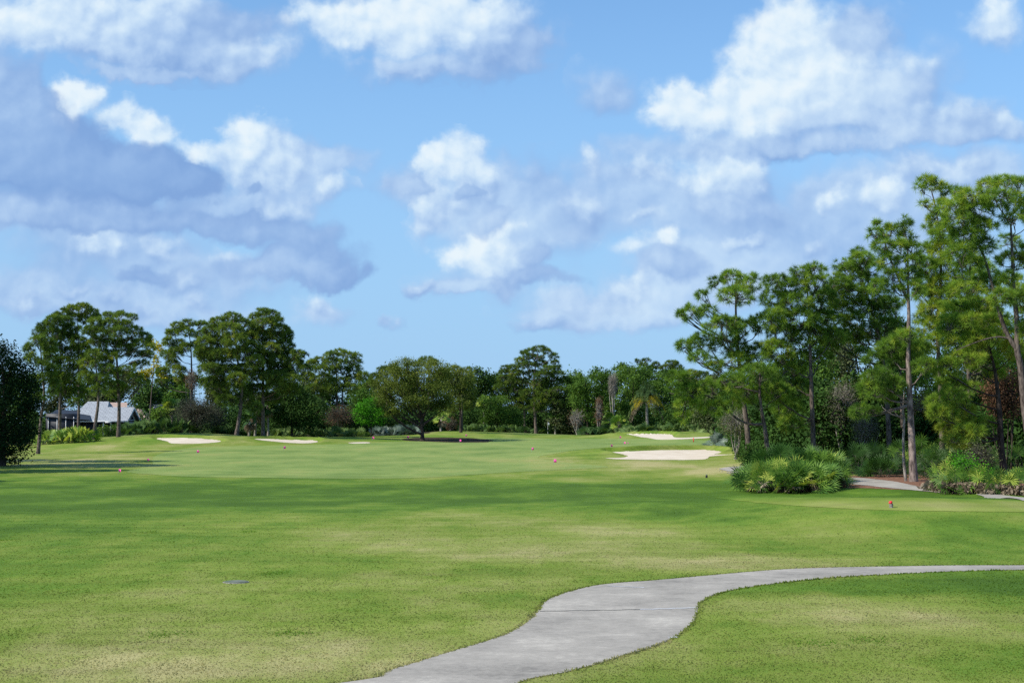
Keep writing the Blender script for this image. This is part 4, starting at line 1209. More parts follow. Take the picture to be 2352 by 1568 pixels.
twiggy('dark rounded bush at the left shoulder of the palmetto thicket', 93, 1725, 1048, 26, 26, M_BROAD, seed=10, n=110, leaf=3000, size=0.06, name='leafy_shrub', tone=0.25)

GP = 'palmettos of the thicket by the path'
clump = [(1745, 84, 1.05, .50, 'at the left tip of the big thicket, trailing on the turf'), (1755, 82, 1.35, .52, 'second from the left along the front of the big thicket'), (1795, 81, 1.35, .56, 'with the yellowest fronds, front and centre of the big thicket'),
         (1835, 80.5, 1.15, .50, 'front of the big thicket, right of the yellowest one'), (1862, 81, 1.2, .55, 'front of the big thicket below the bare dark trunk'), (1893, 82.5, 1.05, .50, 'at the right end of the big thicket beside the path'),
         (1775, 87, 1.9, .42, 'in the taller back row left of centre'), (1820, 88, 2.0, .38, 'dark blue-green one topping the middle of the thicket'), (1865, 87, 1.8, .42, 'in the taller back row around the bare trunk'), (1885, 87, 1.6, .48, 'tall pale one in the back row at the right end'),
         (1740, 88, 1.6, .36, 'half hidden in the back row behind the round dark bush')]
for i, (px, d, st, tn, w) in enumerate(clump):
    fan_plant('palmetto', 'saw palmetto ' + w, on(px, d), 'palmetto', n=42, stem=st * 0.85, L=0.84, nb=20, group=GP, seed=i, tone=tn - .09, low=0.10, wid=0.036, yel=0.14 if i < 6 else 0.03, dead=5 if i < 6 else 0, spread=2.3)
GP2 = 'palmettos in the shade beyond the path'
for i, (px, d, st, w) in enumerate([(1965, 97, 1.3, 'first left of the broad pine, in shade'), (2000, 98, 1.4, 'in shade just left of the broad pine trunk'), (2020, 94, 0.9, 'small one below the broad pine trunk'), (2120, 95, 1.9, 'tall bright one right of the tall pink trunk'),
                                   (2138, 91, 1.5, 'at the foot of the slender pine, left side'), (2065, 99, 1.5, 'behind the thin pale tree'), (2345, 92, 1.6, 'dark one at the right border behind the heap'), (2190, 92, 1.7, 'behind the leafy bush on the heap')]):
    fan_plant('palmetto', 'saw palmetto ' + w, on(px, d), 'palmetto', n=34, stem=st, L=0.74, nb=17, group=GP2, seed=30 + i, tone=0.05 if i != 3 else 0.62, low=0.1, wid=0.038, yel=0.05)  # low tone paints shade into the frond colour; the sun reaches them here
GP3 = 'palmettos with dead fronds at the corner of the path'
for i, (px, d, st, w) in enumerate([(2165, 78, 1.0, 'leftmost at the corner of the path, drooping over pine straw'), (2195, 76.5, 0.9, 'on the heap, second from its left end'), (2240, 76, 0.9, 'in the middle of the dead frond heap'), (2285, 75, 0.8, 'at the foot of the bushy pine trunk'), (2335, 74.5, 1.2, 'with hanging straw skirt at the right border')]):
    fan_plant('palmetto', 'shaggy palmetto ' + w, on(px, d), 'palmetto', n=20, stem=st, L=0.58, nb=14, group=GP3, seed=50 + i, tone=0.55, low=0.05, yel=0.25, dead=20, wid=0.05)
GS = 'silver palmettos behind the thicket'
for i, (px, d, w) in enumerate([(1660, 150, 'leftmost of the four'), (1684, 147, 'second from the left, beside the far bunker end'), (1708, 145, 'brightest, behind the first pine trunk'), (1745, 142, 'rightmost, between the two left trunks')]):
    fan_plant('silver_palmetto', 'silver-green palmetto ' + w, on(px, d), 'palmetto', n=46, stem=1.15, L=0.62, nb=13, mat=M_SILVER, group=GS, seed=70 + i, tone=0.45, low=0.1, wid=0.08, yel=0.15)

# ------------------------------------------------------------------ the far side, left to right
GL = 'tall pines around the house'
PL = dict(R=0.50, K=32, width=0.022, dens=2.1, mat=M_PINE_FAR, group=GL)
def pines_left():
    pine('small pine at the edge of the dark tree, its trunk standing out on the turf', 150, [(92, 1038), (92, 990), (95, 950), (103, 920), (97, 850), (92, 790)], 0.20,
         [(88, 783, 19, 12), (67, 801, 13, 12), (111, 792, 18, 13), (117, 812, 16, 12), (73, 824, 16, 12), (97, 842, 20, 12), (123, 850, 16, 12), (103, 867, 18, 11), (129, 883, 14, 9), (88, 912, 13, 8), (118, 905, 12, 8)], seed=11, tone=0.34, bark=M_BARK, **PL)
    pine('dark full pine with its trunk in front of the left house wing', 185, [(140, 1000), (139, 900), (139, 820), (142, 760)], 0.24,
         [(126, 739, 23, 14), (147, 742, 25, 14), (103, 753, 20, 13), (164, 757, 22, 15), (123, 768, 28, 14), (88, 765, 14, 12), (152, 777, 26, 15), (178, 786, 22, 15), (190, 803, 20, 13), (164, 810, 26, 14), (120, 800, 26, 14), (190, 826, 22, 14), (147, 833, 24, 14), (176, 850, 24, 13), (141, 865, 20, 12), (164, 883, 22, 12), (182, 903, 20, 11), (170, 924, 14, 9), (115, 830, 22, 14), (120, 865, 20, 13), (150, 900, 20, 11), (125, 895, 16, 10)], seed=12, tone=0.33, **PL)
    pine('pine whose flat yellowish top rises highest of the left group', 198, [(183, 1000), (182, 900), (180, 800), (178, 735)], 0.22,
         [(147, 719, 15, 9), (133, 726, 12, 8), (164, 711, 19, 9), (190, 708, 21, 10), (211, 720, 17, 11), (176, 729, 20, 8), (198, 735, 18, 8), (222, 728, 10, 8)], seed=13, tone=0.6, **PL)
    pine('leaning reddish-trunked pine in front of the grey roof', 180, [(217, 1002), (221, 960), (227, 915), (222, 860), (218, 820)], 0.24,
         [(205, 836, 23, 13), (199, 865, 20, 13), (229, 871, 22, 13), (223, 896, 21, 10), (245, 848, 20, 11), (215, 815, 20, 12)], seed=14, tone=0.5, **PL)
    pine('wide layered pine with a straight trunk beside the gable', 183, [(275, 998), (274, 940), (272, 890), (268, 820), (262, 750)], 0.25,
         [(249, 725, 19, 7), (278, 724, 19, 7), (305, 729, 12, 7), (220, 740, 21, 11), (252, 742, 25, 11), (287, 746, 21, 10), (205, 761, 20, 13), (234, 763, 25, 13), (270, 763, 27, 13), (311, 761, 19, 11), (331, 772, 13, 9), (346, 778, 8, 7), (223, 786, 23, 13), (255, 789, 25, 11),
          (293, 786, 25, 11), (325, 789, 21, 11), (346, 801, 12, 11), (234, 812, 25, 11), (264, 818, 17, 9), (308, 812, 25, 9), (337, 815, 19, 9), (322, 836, 22, 8), (264, 883, 24, 8), (252, 906, 20, 8), (293, 893, 14, 6), (334, 877, 12, 5), (290, 850, 20, 8), (240, 830, 24, 12), (280, 800, 24, 12), (250, 858, 22, 10), (310, 865, 18, 8)], seed=15, tone=0.45, brown=0.1, **PL)
    pine('thin-crowned pine with dead vines round its fork, right of the yellow blossom', 205, [(441, 1000), (440, 900), (440, 836), (438, 790), (432, 755)], 0.22,
         [(410, 749, 19, 9), (434, 742, 17, 7), (463, 746, 17, 8), (393, 766, 15, 11), (425, 763, 23, 10), (463, 769, 21, 10), (387, 786, 13, 12), (410, 790, 19, 10), (401, 812, 19, 12), (450, 792, 16, 8), (396, 836, 17, 10), (375, 853, 17, 9), (410, 850, 19, 10), (366, 877, 14, 6), (470, 820, 14, 10), (425, 800, 18, 12), (385, 815, 16, 12), (415, 870, 18, 10)], seed=16, tone=0.52, **PL)
    pine('massive dense pine standing left in the joined pair', 192, [(545, 1005), (552, 945), (556, 895), (547, 840), (541, 780), (536, 735)], 0.27,
         [(533, 728, 25, 9), (503, 742, 23, 13), (556, 745, 27, 13), (527, 757, 31, 15), (483, 763, 19, 15), (471, 789, 23, 17), (503, 786, 31, 17), (541, 783, 33, 17), (571, 774, 23, 15), (477, 818, 27, 17), (518, 818, 35, 17), (559, 812, 31, 17), (483, 848, 29, 15), (527, 853, 35, 15),
          (568, 848, 29, 15), (497, 877, 29, 13), (536, 891, 29, 12), (582, 938, 20, 12), (510, 905, 24, 10), (578, 800, 22, 16), (585, 830, 22, 15), (462, 812, 16, 18), (500, 815, 26, 14), (480, 880, 24, 14), (520, 920, 26, 12), (560, 915, 26, 13), (545, 870, 26, 14), (500, 850, 26, 14)], seed=17, tone=0.40, **PL)
    pine('massive dense pine standing right in the joined pair, the higher one', 195, [(606, 1002), (604, 940), (604, 865), (603, 780), (604, 725)], 0.27,
         [(603, 717, 21, 8), (623, 723, 19, 9), (588, 728, 17, 9), (635, 737, 17, 10), (606, 745, 31, 13), (641, 758, 23, 15), (600, 771, 29, 15), (635, 777, 33, 15), (659, 771, 15, 15), (618, 801, 33, 15), (653, 798, 25, 17), (635, 827, 31, 15), (665, 818, 23, 13), (682, 813, 17, 9),
          (699, 815, 8, 6), (606, 842, 25, 14), (647, 848, 31, 14), (676, 836, 23, 12), (691, 838, 11, 8), (624, 865, 31, 13), (665, 871, 27, 13), (641, 888, 33, 12), (586, 760, 18, 14), (585, 862, 26, 14), (590, 895, 28, 13), (665, 895, 28, 14), (620, 915, 28, 13), (655, 860, 26, 14), (700, 850, 18, 12), (610, 820, 24, 14)], seed=18, tone=0.37, **PL)
pines_left()
GM = 'pines beyond the middle of the hole'
PM = dict(R=0.55, K=26, width=0.028, dens=2.0, mat=M_PINE_FAR, group=GM)
pine('pine with two trunks and a broken flat top between the big pair and the oak', 228, [(776, 990), (775, 938), (772, 880), (774, 820)], 0.27,
     [(779, 808, 17, 6), (761, 816, 19, 8), (820, 816, 12, 6), (796, 816, 19, 8), (770, 833, 27, 11), (811, 831, 21, 9), (732, 829, 19, 9), (782, 852, 27, 11), (817, 848, 19, 10), (782, 877, 27, 11), (811, 871, 21, 11), (802, 891, 25, 10), (832, 864, 15, 10)], seed=21, tone=0.42,
     extra=[(((785, 985), (785, 930), (788, 885), (800, 850)), 0.20)], **PM)
pine('lower pine crown leaning on the left side of the two-trunked pine', 226, [(741, 990), (741, 920), (738, 860)], 0.2,
     [(714, 838, 13, 10), (741, 848, 25, 11), (705, 865, 17, 11), (741, 871, 27, 12), (723, 891, 23, 10), (758, 896, 25, 10), (738, 912, 20, 8)], seed=22, tone=0.5, **PM)
pine('pine whose dark top shows above the left shoulder of the oak', 250, [(890, 990), (888, 880), (885, 850)], 0.2, [(884, 852, 20, 10), (862, 868, 18, 10), (905, 848, 18, 8), (850, 885, 16, 12)], seed=23, tone=0.4, **PM)
pine('pine whose tip peeks out over the top of the oak', 250, [(985, 990), (984, 850), (983, 828)], 0.2, [(981, 826, 18, 6), (995, 832, 12, 6), (965, 834, 12, 6)], seed=24, tone=0.45, **PM)
pine('pine with level branches peeking out behind the second oak', 246, [(1060, 985), (1062, 880), (1062, 850)], 0.2, [(1045, 846, 15, 5), (1071, 850, 12, 6), (1083, 867, 9, 8), (1085, 880, 9, 6)], seed=25, tone=0.42, **PM)
pine('lone large pine right of the white flag, with an open ragged top', 262, [(1231, 995), (1229, 947), (1225, 883), (1228, 851), (1236, 812)], 0.31,
     [(1240, 800, 17, 5), (1220, 808, 17, 7), (1254, 808, 13, 6), (1205, 813, 12, 7), (1271, 818, 11, 7), (1227, 822, 25, 7), (1196, 828, 15, 7), (1276, 833, 10, 6), (1210, 839, 27, 8), (1240, 835, 19, 7), (1259, 849, 19, 9), (1279, 846, 13, 6), (1220, 859, 23, 9), (1249, 861, 25, 9),
      (1281, 860, 17, 8), (1240, 883, 25, 11), (1269, 878, 25, 11), (1298, 875, 15, 10), (1310, 880, 7, 6), (1220, 903, 25, 10), (1252, 905, 25, 11), (1284, 898, 23, 11), (1240, 922, 25, 10), (1276, 925, 25, 10), (1225, 939, 23, 8), (1298, 927, 15, 8), (1183, 856, 20, 8)], seed=26, tone=0.36, **PM)
pine('pine close on the left of the lone large pine, with a lower rounder crown', 264, [(1206, 990), (1205, 947), (1198, 905), (1185, 860)], 0.26,
     [(1181, 845, 15, 7), (1161, 845, 13, 6), (1157, 856, 12, 7), (1161, 871, 23, 10), (1196, 878, 25, 10), (1152, 888, 19, 10), (1183, 898, 27, 11), (1166, 915, 23, 8), (1196, 920, 25, 8), (1186, 934, 19, 7)], seed=27, tone=0.36, **PM)
pine('sparse ragged pine top above the vine-hung trees', 285, [(1480, 985), (1480, 880), (1482, 830)], 0.22, [(1464, 829, 8, 4), (1484, 828, 12, 4), (1479, 838, 13, 5), (1506, 838, 11, 6), (1496, 846, 14, 6)], seed=28, tone=0.32, **PM)
pine('round-headed pine behind the queen palm', 288, [(1544, 985), (1543, 880), (1543, 840)], 0.22, [(1542, 835, 17, 7), (1530, 846, 16, 8), (1556, 847, 16, 9), (1545, 862, 24, 10), (1520, 860, 14, 8), (1570, 866, 16, 10)], seed=29, tone=0.38, **PM)
pine('dark pine filling the gap between the queen palm and the spreading pine', 270, [(1600, 985), (1598, 880), (1600, 855)], 0.22, [(1590, 858, 20, 9), (1612, 862, 18, 9), (1585, 880, 22, 12), (1615, 885, 22, 12), (1640, 875, 20, 12)], seed=30, tone=0.34, **PM)

# the yellow-flowering tree, oaks, small bright tree and shrubs
broad('slim tree with sprays of golden yellow blossom behind the house', 208, [(344, 1000), (345, 940), (350, 877), (354, 830), (354, 795)], 0.12,
      [(352, 786, 8, 8), (362, 795, 8, 7), (368, 803, 6, 5), (328, 857, 8, 5), (345, 853, 11, 6), (366, 842, 11, 7), (357, 824, 9, 9), (372, 865, 8, 6), (335, 862, 6, 4)], M_YELLOW, name='flowering_tree', seed=1, size=0.16, dens=0.62, bark=M_BARK, tone=0.6, clump=0.3)
broad('wide live oak standing alone on the turf over its own round shadow', 200, [(971, 1010), (970, 990), (968, 975), (966, 962)], 0.36,
      [(917, 843, 27, 12), (958, 838, 30, 10), (1002, 842, 26, 11), (893, 859, 25, 13), (928, 862, 33, 15), (975, 862, 37, 15), (1016, 862, 23, 15), (876, 883, 19, 14), (914, 889, 35, 15), (958, 891, 37, 15), (1002, 891, 33, 15), (879, 909, 21, 13), (917, 915, 35, 13), (958, 918, 33, 12), (1011, 915, 29, 13),
       (903, 936, 26, 10), (940, 936, 22, 7), (996, 934, 25, 9), (1025, 930, 15, 10), (895, 950, 14, 5), (870, 925, 12, 8), (935, 828, 10, 5), (990, 830, 10, 5)], M_OAK, name='oak_tree', seed=2, size=0.095, dens=1.5, clump=0.34, tone=0.45, limb=1.5, deep=0.7,
      extra=[(((968, 985), (950, 971), (930, 962), (912, 955), (895, 948)), 0.17), (((968, 980), (985, 966), (1000, 957), (1015, 948)), 0.16), (((967, 975), (968, 950), (960, 920), (950, 890)), 0.18), (((968, 972), (978, 945), (985, 915)), 0.15)])
broad('second oak, browner and half hidden at the right side of the lone oak', 226, [(1059, 985), (1058, 955), (1056, 930), (1054, 890)], 0.24,
      [(1037, 850, 25, 11), (1061, 857, 23, 10), (1025, 866, 20, 12), (1049, 876, 33, 13), (1074, 884, 19, 13), (1037, 898, 29, 13), (1069, 905, 25, 11), (1082, 915, 11, 8), (1049, 925, 27, 10), (1069, 933, 19, 8), (1035, 940, 18, 8)], M_OAK, name='oak_tree', seed=3, size=0.11, dens=1.2, clump=0.36, tone=0.40)
broad('small bright green tree with a round crown by the left bunkers', 212, [(853, 1003), (853, 985), (852, 960), (852, 930)], 0.10,
      [(852, 922, 17, 9), (832, 932, 13, 9), (871, 930, 13, 9), (826, 949, 17, 11), (852, 946, 23, 13), (879, 947, 14, 12), (834, 967, 17, 8), (864, 969, 20, 8)], M_BRIGHT, name='small_tree', seed=4, size=0.11, dens=1.1, clump=0.32, tone=0.45)
broad('dark shapeless tree sheltered under the right one of the big pair', 203, [(672, 1000), (670, 960), (668, 920)], 0.2,
      [(665, 905, 42, 24), (640, 925, 34, 24), (690, 922, 34, 26), (668, 950, 44, 24), (700, 950, 28, 24), (640, 965, 30, 20), (700, 978, 26, 14), (730, 945, 22, 26)], M_DARK, seed=5, size=0.13, tone=0.55, dens=1.2)
broad('glossy dark green rounded tree left of the lone large pine', 252, [(1140, 985), (1140, 960), (1142, 930)], 0.14,
      [(1122, 922, 22, 11), (1147, 922, 23, 12), (1113, 942, 21, 12), (1142, 944, 29, 13), (1171, 949, 23, 12), (1127, 964, 25, 10), (1161, 966, 29, 10), (1190, 966, 16, 9)], M_BROAD, seed=6, size=0.13, tone=0.35, dens=1.2)
broad('tree smothered in bright vine leaves right of the lone large pine', 250, [(1350, 985), (1348, 950), (1350, 880)], 0.2,
      [(1323, 893, 15, 12), (1342, 883, 19, 12), (1367, 868, 19, 10), (1391, 862, 17, 9), (1357, 903, 23, 14), (1381, 898, 19, 15), (1327, 917, 19, 15), (1357, 927, 21, 16), (1384, 922, 14, 16), (1337, 947, 21, 16), (1365, 957, 20, 16)], M_BROAD, seed=7, size=0.15, tone=0.55, dens=1.1)
broad('vine-covered tree with pale fresh leaves behind the queen palm', 256, [(1455, 985), (1452, 950), (1455, 880)], 0.2,
      [(1440, 850, 19, 9), (1464, 852, 19, 9), (1484, 864, 19, 9), (1508, 869, 15, 9), (1428, 873, 17, 14), (1454, 873, 25, 12), (1435, 903, 16, 16), (1425, 860, 14, 8), (1500, 890, 22, 14), (1470, 900, 22, 14), (1440, 935, 18, 14), (1396, 942, 12, 16), (1520, 905, 20, 14), (1420, 925, 14, 14)], M_BROAD, seed=8, size=0.15, tone=0.62, dens=1.1)
twiggy('hanging curtain of grey dead vines between the two vine-covered trees', 247, 1408, 882, 15, 32, M_GREYTWIG, seed=20, n=330, leaf=300, size=0.08, name='dead_vines', cat='dead vines', bark=M_BARK_PALE, wr=0.03)
twiggy('brown withered vine column below the grey dead vines', 245, 1376, 945, 11, 36, M_BROWN, seed=21, n=220, leaf=1500, size=0.09, name='dead_vines', cat='dead vines', bark=M_BARK_PALE, wr=0.03)
twiggy('brown tangle of bare stems left of the vine column', 244, 1325, 960, 22, 24, M_BROWN, seed=22, n=240, leaf=500, size=0.08, bark=M_BARK_PALE, wr=0.022)
twiggy('dome-shaped grey leafless shrub left of the big pine pair', 200, 452, 950, 56, 40, M_GREYTWIG, seed=23, n=900, leaf=5000, size=0.075, bark=M_TWIG, wr=0.022, tone=0.35)
twiggy('second grey leafless shrub just behind the dome-shaped one', 205, 497, 958, 30, 32, M_GREYTWIG, seed=24, n=300, leaf=1800, size=0.075, bark=M_TWIG, wr=0.022, tone=0.3)
twiggy('russet bare bush left of the small bright tree', 214, 780, 955, 46, 26, M_BROWN, seed=25, n=420, leaf=1700, size=0.08, bark=M_TWIG, wr=0.024, tone=0.3)
twiggy('tangled brown stems low under the second oak', 236, 1035, 972, 18, 16, M_BROWN, seed=26, n=160, leaf=500, size=0.08, bark=M_TWIG, wr=0.024)
twiggy('dead vines hanging round the fork of the thin-crowned pine', 203, 441, 872, 15, 26, M_BROWN, seed=27, n=200, leaf=900, size=0.08, name='dead_vines', cat='dead vines', bark=M_BARK_PALE, wr=0.02)
twiggy('yellow-green leafy bush beside the sabal palm behind the house', 200, 368, 955, 22, 20, M_BROAD, seed=28, n=90, leaf=1500, size=0.12, name='leafy_shrub', tone=0.85)
twiggy('low green hedge bush under the house porch', 190, 250, 990, 26, 12, M_BROAD, seed=29, n=90, leaf=1500, size=0.10, name='leafy_shrub', tone=0.7)

# the big dark tree on the left and, outside the picture, the trees that shade it
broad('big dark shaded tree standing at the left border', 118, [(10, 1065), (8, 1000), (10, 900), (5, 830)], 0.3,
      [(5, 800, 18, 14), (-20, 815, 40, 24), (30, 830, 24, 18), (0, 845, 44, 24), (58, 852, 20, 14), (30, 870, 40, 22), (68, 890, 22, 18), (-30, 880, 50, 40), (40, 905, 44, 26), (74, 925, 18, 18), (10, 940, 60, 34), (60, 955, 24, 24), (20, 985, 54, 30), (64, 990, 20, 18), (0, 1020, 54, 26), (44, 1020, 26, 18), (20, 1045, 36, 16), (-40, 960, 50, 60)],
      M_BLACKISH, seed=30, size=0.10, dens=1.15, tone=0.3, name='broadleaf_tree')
for i, (X, Y, hh, rw) in enumerate([(-53.5, 111, 20, 5.5), (-51, 103, 17, 5.0), (-58, 121, 20, 5.5), (-56, 84, 18, 5.5)]):
    d = Y; px = CX + X * F / Y; s = F / Y
    z0 = gz(X, Y); top = HOR + (CZ - z0 - hh) * s; bot = HOR + (CZ - z0) * s
    r = np.random.default_rng(77 + i)
    broad(['dark tree just outside the picture shading the left border', 'second dark tree outside the left border', 'third dark tree outside the left border', 'fourth dark tree outside the left border, the one nearest the viewer'][i], d, [(px, bot), (px, bot - 60), (px, top + 60)], 0.3,
          [(px + r.uniform(-.8, .8) * rw * s, top + (bot - top) * q, rw * s * .5, (bot - top) * .13) for q in np.linspace(0.08, 0.85, 10)], M_DARK, group='trees outside the left border', seed=90 + i, size=0.22, dens=1.0)

# trees along the back, one by one
GB = 'background trees along the skyline'
sky_line = [(20, 262, 868), (75, 255, 872), (135, 268, 862), (200, 262, 872), (260, 270, 860), (318, 258, 866), (378, 262, 862), (430, 270, 872), (490, 262, 880), (560, 268, 880), (640, 262, 870), (700, 258, 874), (760, 262, 880), (830, 268, 878), (880, 262, 880),
            (945, 268, 866), (1000, 274, 868), (1060, 268, 870), (1105, 275, 862), (1140, 280, 868), (1190, 284, 874), (1250, 284, 876), (1310, 280, 874), (1335, 276, 868), (1385, 274, 858), (1430, 278, 850), (1480, 276, 856), (1530, 282, 862), (1585, 272, 868), (1640, 262, 872), (1695, 255, 868), (1760, 250, 862),
            (230, 245, 905), (340, 240, 890), (410, 236, 900), (600, 235, 910), (720, 238, 915), (830, 245, 905), (1290, 262, 905), (1555, 255, 905), (1610, 240, 905), (1660, 220, 915)]
tone_w = ['deep green', 'mid green', 'olive green']
marks = [(20, 'the dark left tree'), (100, 'the small pine on the turf'), (140, 'the left house wing'), (218, 'the leaning reddish trunk'), (275, 'the gable'), (345, 'the yellow blossom'), (440, 'the thin-crowned pine'), (540, 'the left pine of the big pair'), (605, 'the right pine of the big pair'),
         (690, 'the dark sheltered tree'), (775, 'the two-trunked pine'), (853, 'the small bright tree'), (970, 'the lone oak'), (1058, 'the second oak'), (1140, 'the glossy rounded tree'), (1231, 'the lone large pine'), (1355, 'the bright vine tree'), (1408, 'the grey dead vines'), (1485, 'the queen palm'), (1543, 'the round-headed pine'),
         (1600, 'the gap pine'), (1715, 'the spreading pine')]
seen_lab = {}
def near_mark(px, words_):
    k = min(marks, key=lambda m: abs(m[0] - px))
    side = 'straight behind' if abs(k[0] - px) < 12 else ('behind and left of' if px < k[0] else 'behind and right of')
    s = '%s %s %s' % (words_, side, k[1])
    n = seen_lab.get(s, 0); seen_lab[s] = n + 1
    return s if n == 0 else s.replace(words_, 'lower ' + words_ if n == 1 else 'smaller ' + words_)
for i, (px, d, top) in enumerate(sky_line):
    r = np.random.default_rng(200 + i)
    rw = r.uniform(30, 42); bot = 992
    lob = []
    for k in range(12):
        a = k / 11
        lob.append((px + r.uniform(-1, 1) * rw * (1.0 - 0.55 * a), bot - 6 - (bot - top - 8) * a, rw * r.uniform(0.40, 0.62), (bot - top) * r.uniform(0.10, 0.15)))
    w = i % 3 if not 1300 < px < 1500 else 1
    broad(near_mark(px, tone_w[w] + ' background tree'), d, [(px, 995), (px, 960), (px + r.normal(0, 5), top + 20)], 0.2, lob, (M_DARK, M_BROAD, M_OLIVE)[w], group=GB, seed=200 + i, size=0.20, dens=1.0, tone=(0.75, 0.45, 0.30)[w], deep=0.7, clump=0.5)

# queen palm
def queen():
    d = 240; base = on(1486, d); r = np.random.default_rng(5)
    root = empty('queen_palm', base, 'queen palm with arching feathery fronds, yellow at the tips, and pale trunk', 'palm tree')
    top = at(1485, 918, d)
    mt = MB(); ln = np.array([base - [0, 0, .1], base + [0, 0, .6], (base + top) / 2, top - [0, 0, .5], top])
    mt.tube(ln, [0.34, 0.27, 0.22, 0.20, 0.13], 9); mt.build('trunk', M_BARK_PALE, root, base, smooth=True)
    mf, ms = MB(), MB()
    for i in range(26):
        az = i * 2.399 + r.normal(0, .1); q = i / 25
        el = 1.45 - 1.1 * q; L_ = 4.3 + r.normal(0, .25)
        feather(mf, ms, top, az, el, L_, 0.25 + 0.85 * q, r, 0.35 + 0.25 * r.random() + (0.5 if (q > 0.62 and r.random() < .7) else 0), leaf=0.75, n=36, rad=0.035, wid=0.028)
    mf.build('fronds', M_QUEEN, root, base); ms.build('frond_ribs', M_TWIG, root, base)
    md, mr = MB(), MB()
    for az in (2.9, 0.25, 3.6):
        feather(md, mr, top - [0, 0, .4], az, 0.2, 3.6, 1.15, r, 0.45, leaf=0.6, n=30, rad=0.03, wid=0.022)
    md.build('dead_fronds', M_STRAW, root, base); mr.build('dead_ribs', M_TWIG, root, base)
queen()

# sabal palms
GC_ = 'cabbage palms along the far wood'
for i, (px, d, tr_, n, L_, tn, lab, mt_, dd_) in enumerate([
        (1420, 240, 1.6, 34, 0.95, 0.70, 'cabbage palm with pale drooping fans left of the queen palm', M_PALMETTO, 8), (1402, 246, 2.4, 28, 0.9, 0.55, 'shorter-fanned cabbage palm behind the pale drooping one', M_PALMETTO, 6),
        (400, 203, 3.9, 26, 0.9, 0.80, 'cabbage palm with a yellow-green head above the grey shrub', M_PALMETTO, 4), (618, 200, 4.2, 34, 1.0, 0.15, 'dark cabbage palm between the trunks of the big pair', M_PALMETTO, 14),
        (588, 198, 3.4, 30, 1.0, 0.12, 'dark cabbage palm with a straw skirt, left of the other in the big pair', M_PALMETTO, 26), (574, 196, 1.9, 10, 0.8, 0.2, 'short palm stump hung with dead fronds under the big pair', M_PALMETTO, 34),
        (1013, 232, 2.0, 22, 0.8, 0.75, 'small cabbage palm with tan skirt between the two oaks', M_PALMETTO, 12), (1112, 256, 5.2, 24, 0.9, 0.8, 'pale-headed cabbage palm above the glossy rounded tree', M_PALMETTO, 4),
        (1275, 262, 3.6, 22, 0.9, 0.35, 'brown-skirted cabbage palm right of the lone large pine', M_PALMETTO, 18)]):
    fan_plant('cabbage_palm', lab, on(px, d), 'palm tree', n=n, stem=0.85, L=L_, nb=14, mat=mt_, group=GC_, seed=110 + i, tone=tn, trunk=tr_, tr_r=0.17, low=-0.35, wid=0.08, dead=dd_, yel=0.06)

# low palmettos in rows along the far edge of the turf: one of each look, then copies
protos = {}
def row(kind_, group, words_, spots, mat, tone, L_=0.75, n=30, stem=0.8, yel=0.08, dead=0, wid=0.085, s=1.0):
    ps = []
    for j in range(3):
        ps.append(None)
    for i, (px, d) in enumerate(spots):
        loc = on(px, d); j = i % 3
        lab = words_ % ordinal(i, len(spots))
        if ps[j] is None:
            ps[j] = fan_plant('palmetto', lab, loc, 'palmetto', n=n, stem=stem, L=L_, nb=12, mat=mat, group=group, seed=150 + len(protos) * 7 + j, tone=tone, low=0.1, wid=wid, yel=yel, dead=dead)
        else:
            copy_thing(ps[j], loc, rng.random() * 6.28, lab, group, s * rng.uniform(0.85, 1.2))
    protos[group] = ps
def ordinal(i, n):
    w = ['leftmost', 'second from the left', 'third from the left', 'fourth from the left', 'fifth from the left', 'sixth from the left', 'seventh from the left', 'eighth from the left', 'ninth from the left', 'tenth from the left']
    if i == n - 1: return 'rightmost'
    e = ['', 'second from the right', 'third from the right', 'fourth from the right', 'fifth from the right', 'sixth from the right', 'seventh from the right', 'eighth from the right']
    return w[i] if i <= n - 1 - i else e[n - 1 - i]
row('a', 'palmettos below the queen palm', 'grey-green palmetto, %s below the queen palm', [(1430 + k * 17, 236 - (k % 2) * 3) for k in range(11)], M_FAR_FROND, 0.5)
row('b', 'palmettos left of the queen palm', 'dark palmetto, %s under the vine-covered trees', [(1345 + k * 15, 242) for k in range(6)], M_FAR_FROND, 0.2)
row('c', 'palmettos behind the flag', 'dim palmetto, %s behind the white flag', [(1190 + k * 17, 266 - (k % 2) * 2) for k in range(9)], M_FAR_FROND, 0.15)
row('d', 'palmettos by the second oak', 'palmetto, %s right of the second oak', [(1066 + k * 18, 248) for k in range(7)], M_FAR_FROND, 0.55)
row('e', 'palmettos under the bright tree', 'silvery palmetto, %s in the row left of the lone oak', [(872 + k * 15, 222 + (k % 2) * 3) for k in range(6)], M_SILVER, 0.3)
row('f', 'palmettos below the russet bush', 'sunlit palmetto, %s in the row left of the small bright tree', [(640 + k * 17, 208 + (k % 2) * 3) for k in range(12)], M_FAR_FROND, 0.62, yel=0.2)
row('g', 'palmettos under the big pair', 'dark palmetto, %s under the big pair of pines', [(500 + k * 18, 203) for k in range(7)], M_FAR_FROND, 0.15, stem=0.7)
row('h', 'palmettos by the house', 'bluish palmetto, %s in the hedge right of the house', [(288 + k * 16, 196 + (k % 2) * 3) for k in range(10)], M_FAR_FROND, 0.25, L_=0.8, stem=1.1, n=36)
row('i', 'yellowish palmettos in front of the house', 'yellow-green palmetto, %s in front of the left house wing', [(108 + k * 15, 176 + (k % 2) * 4) for k in range(7)], M_PALMETTO, 0.66, yel=0.3, stem=1.0)
row('j', 'palmettos behind the far bunker', 'pale palmetto, %s behind the far right bunker', [(1600 + k * 16, 228 - k * 4) for k in range(6)], M_FAR_FROND, 0.7, yel=0.2)

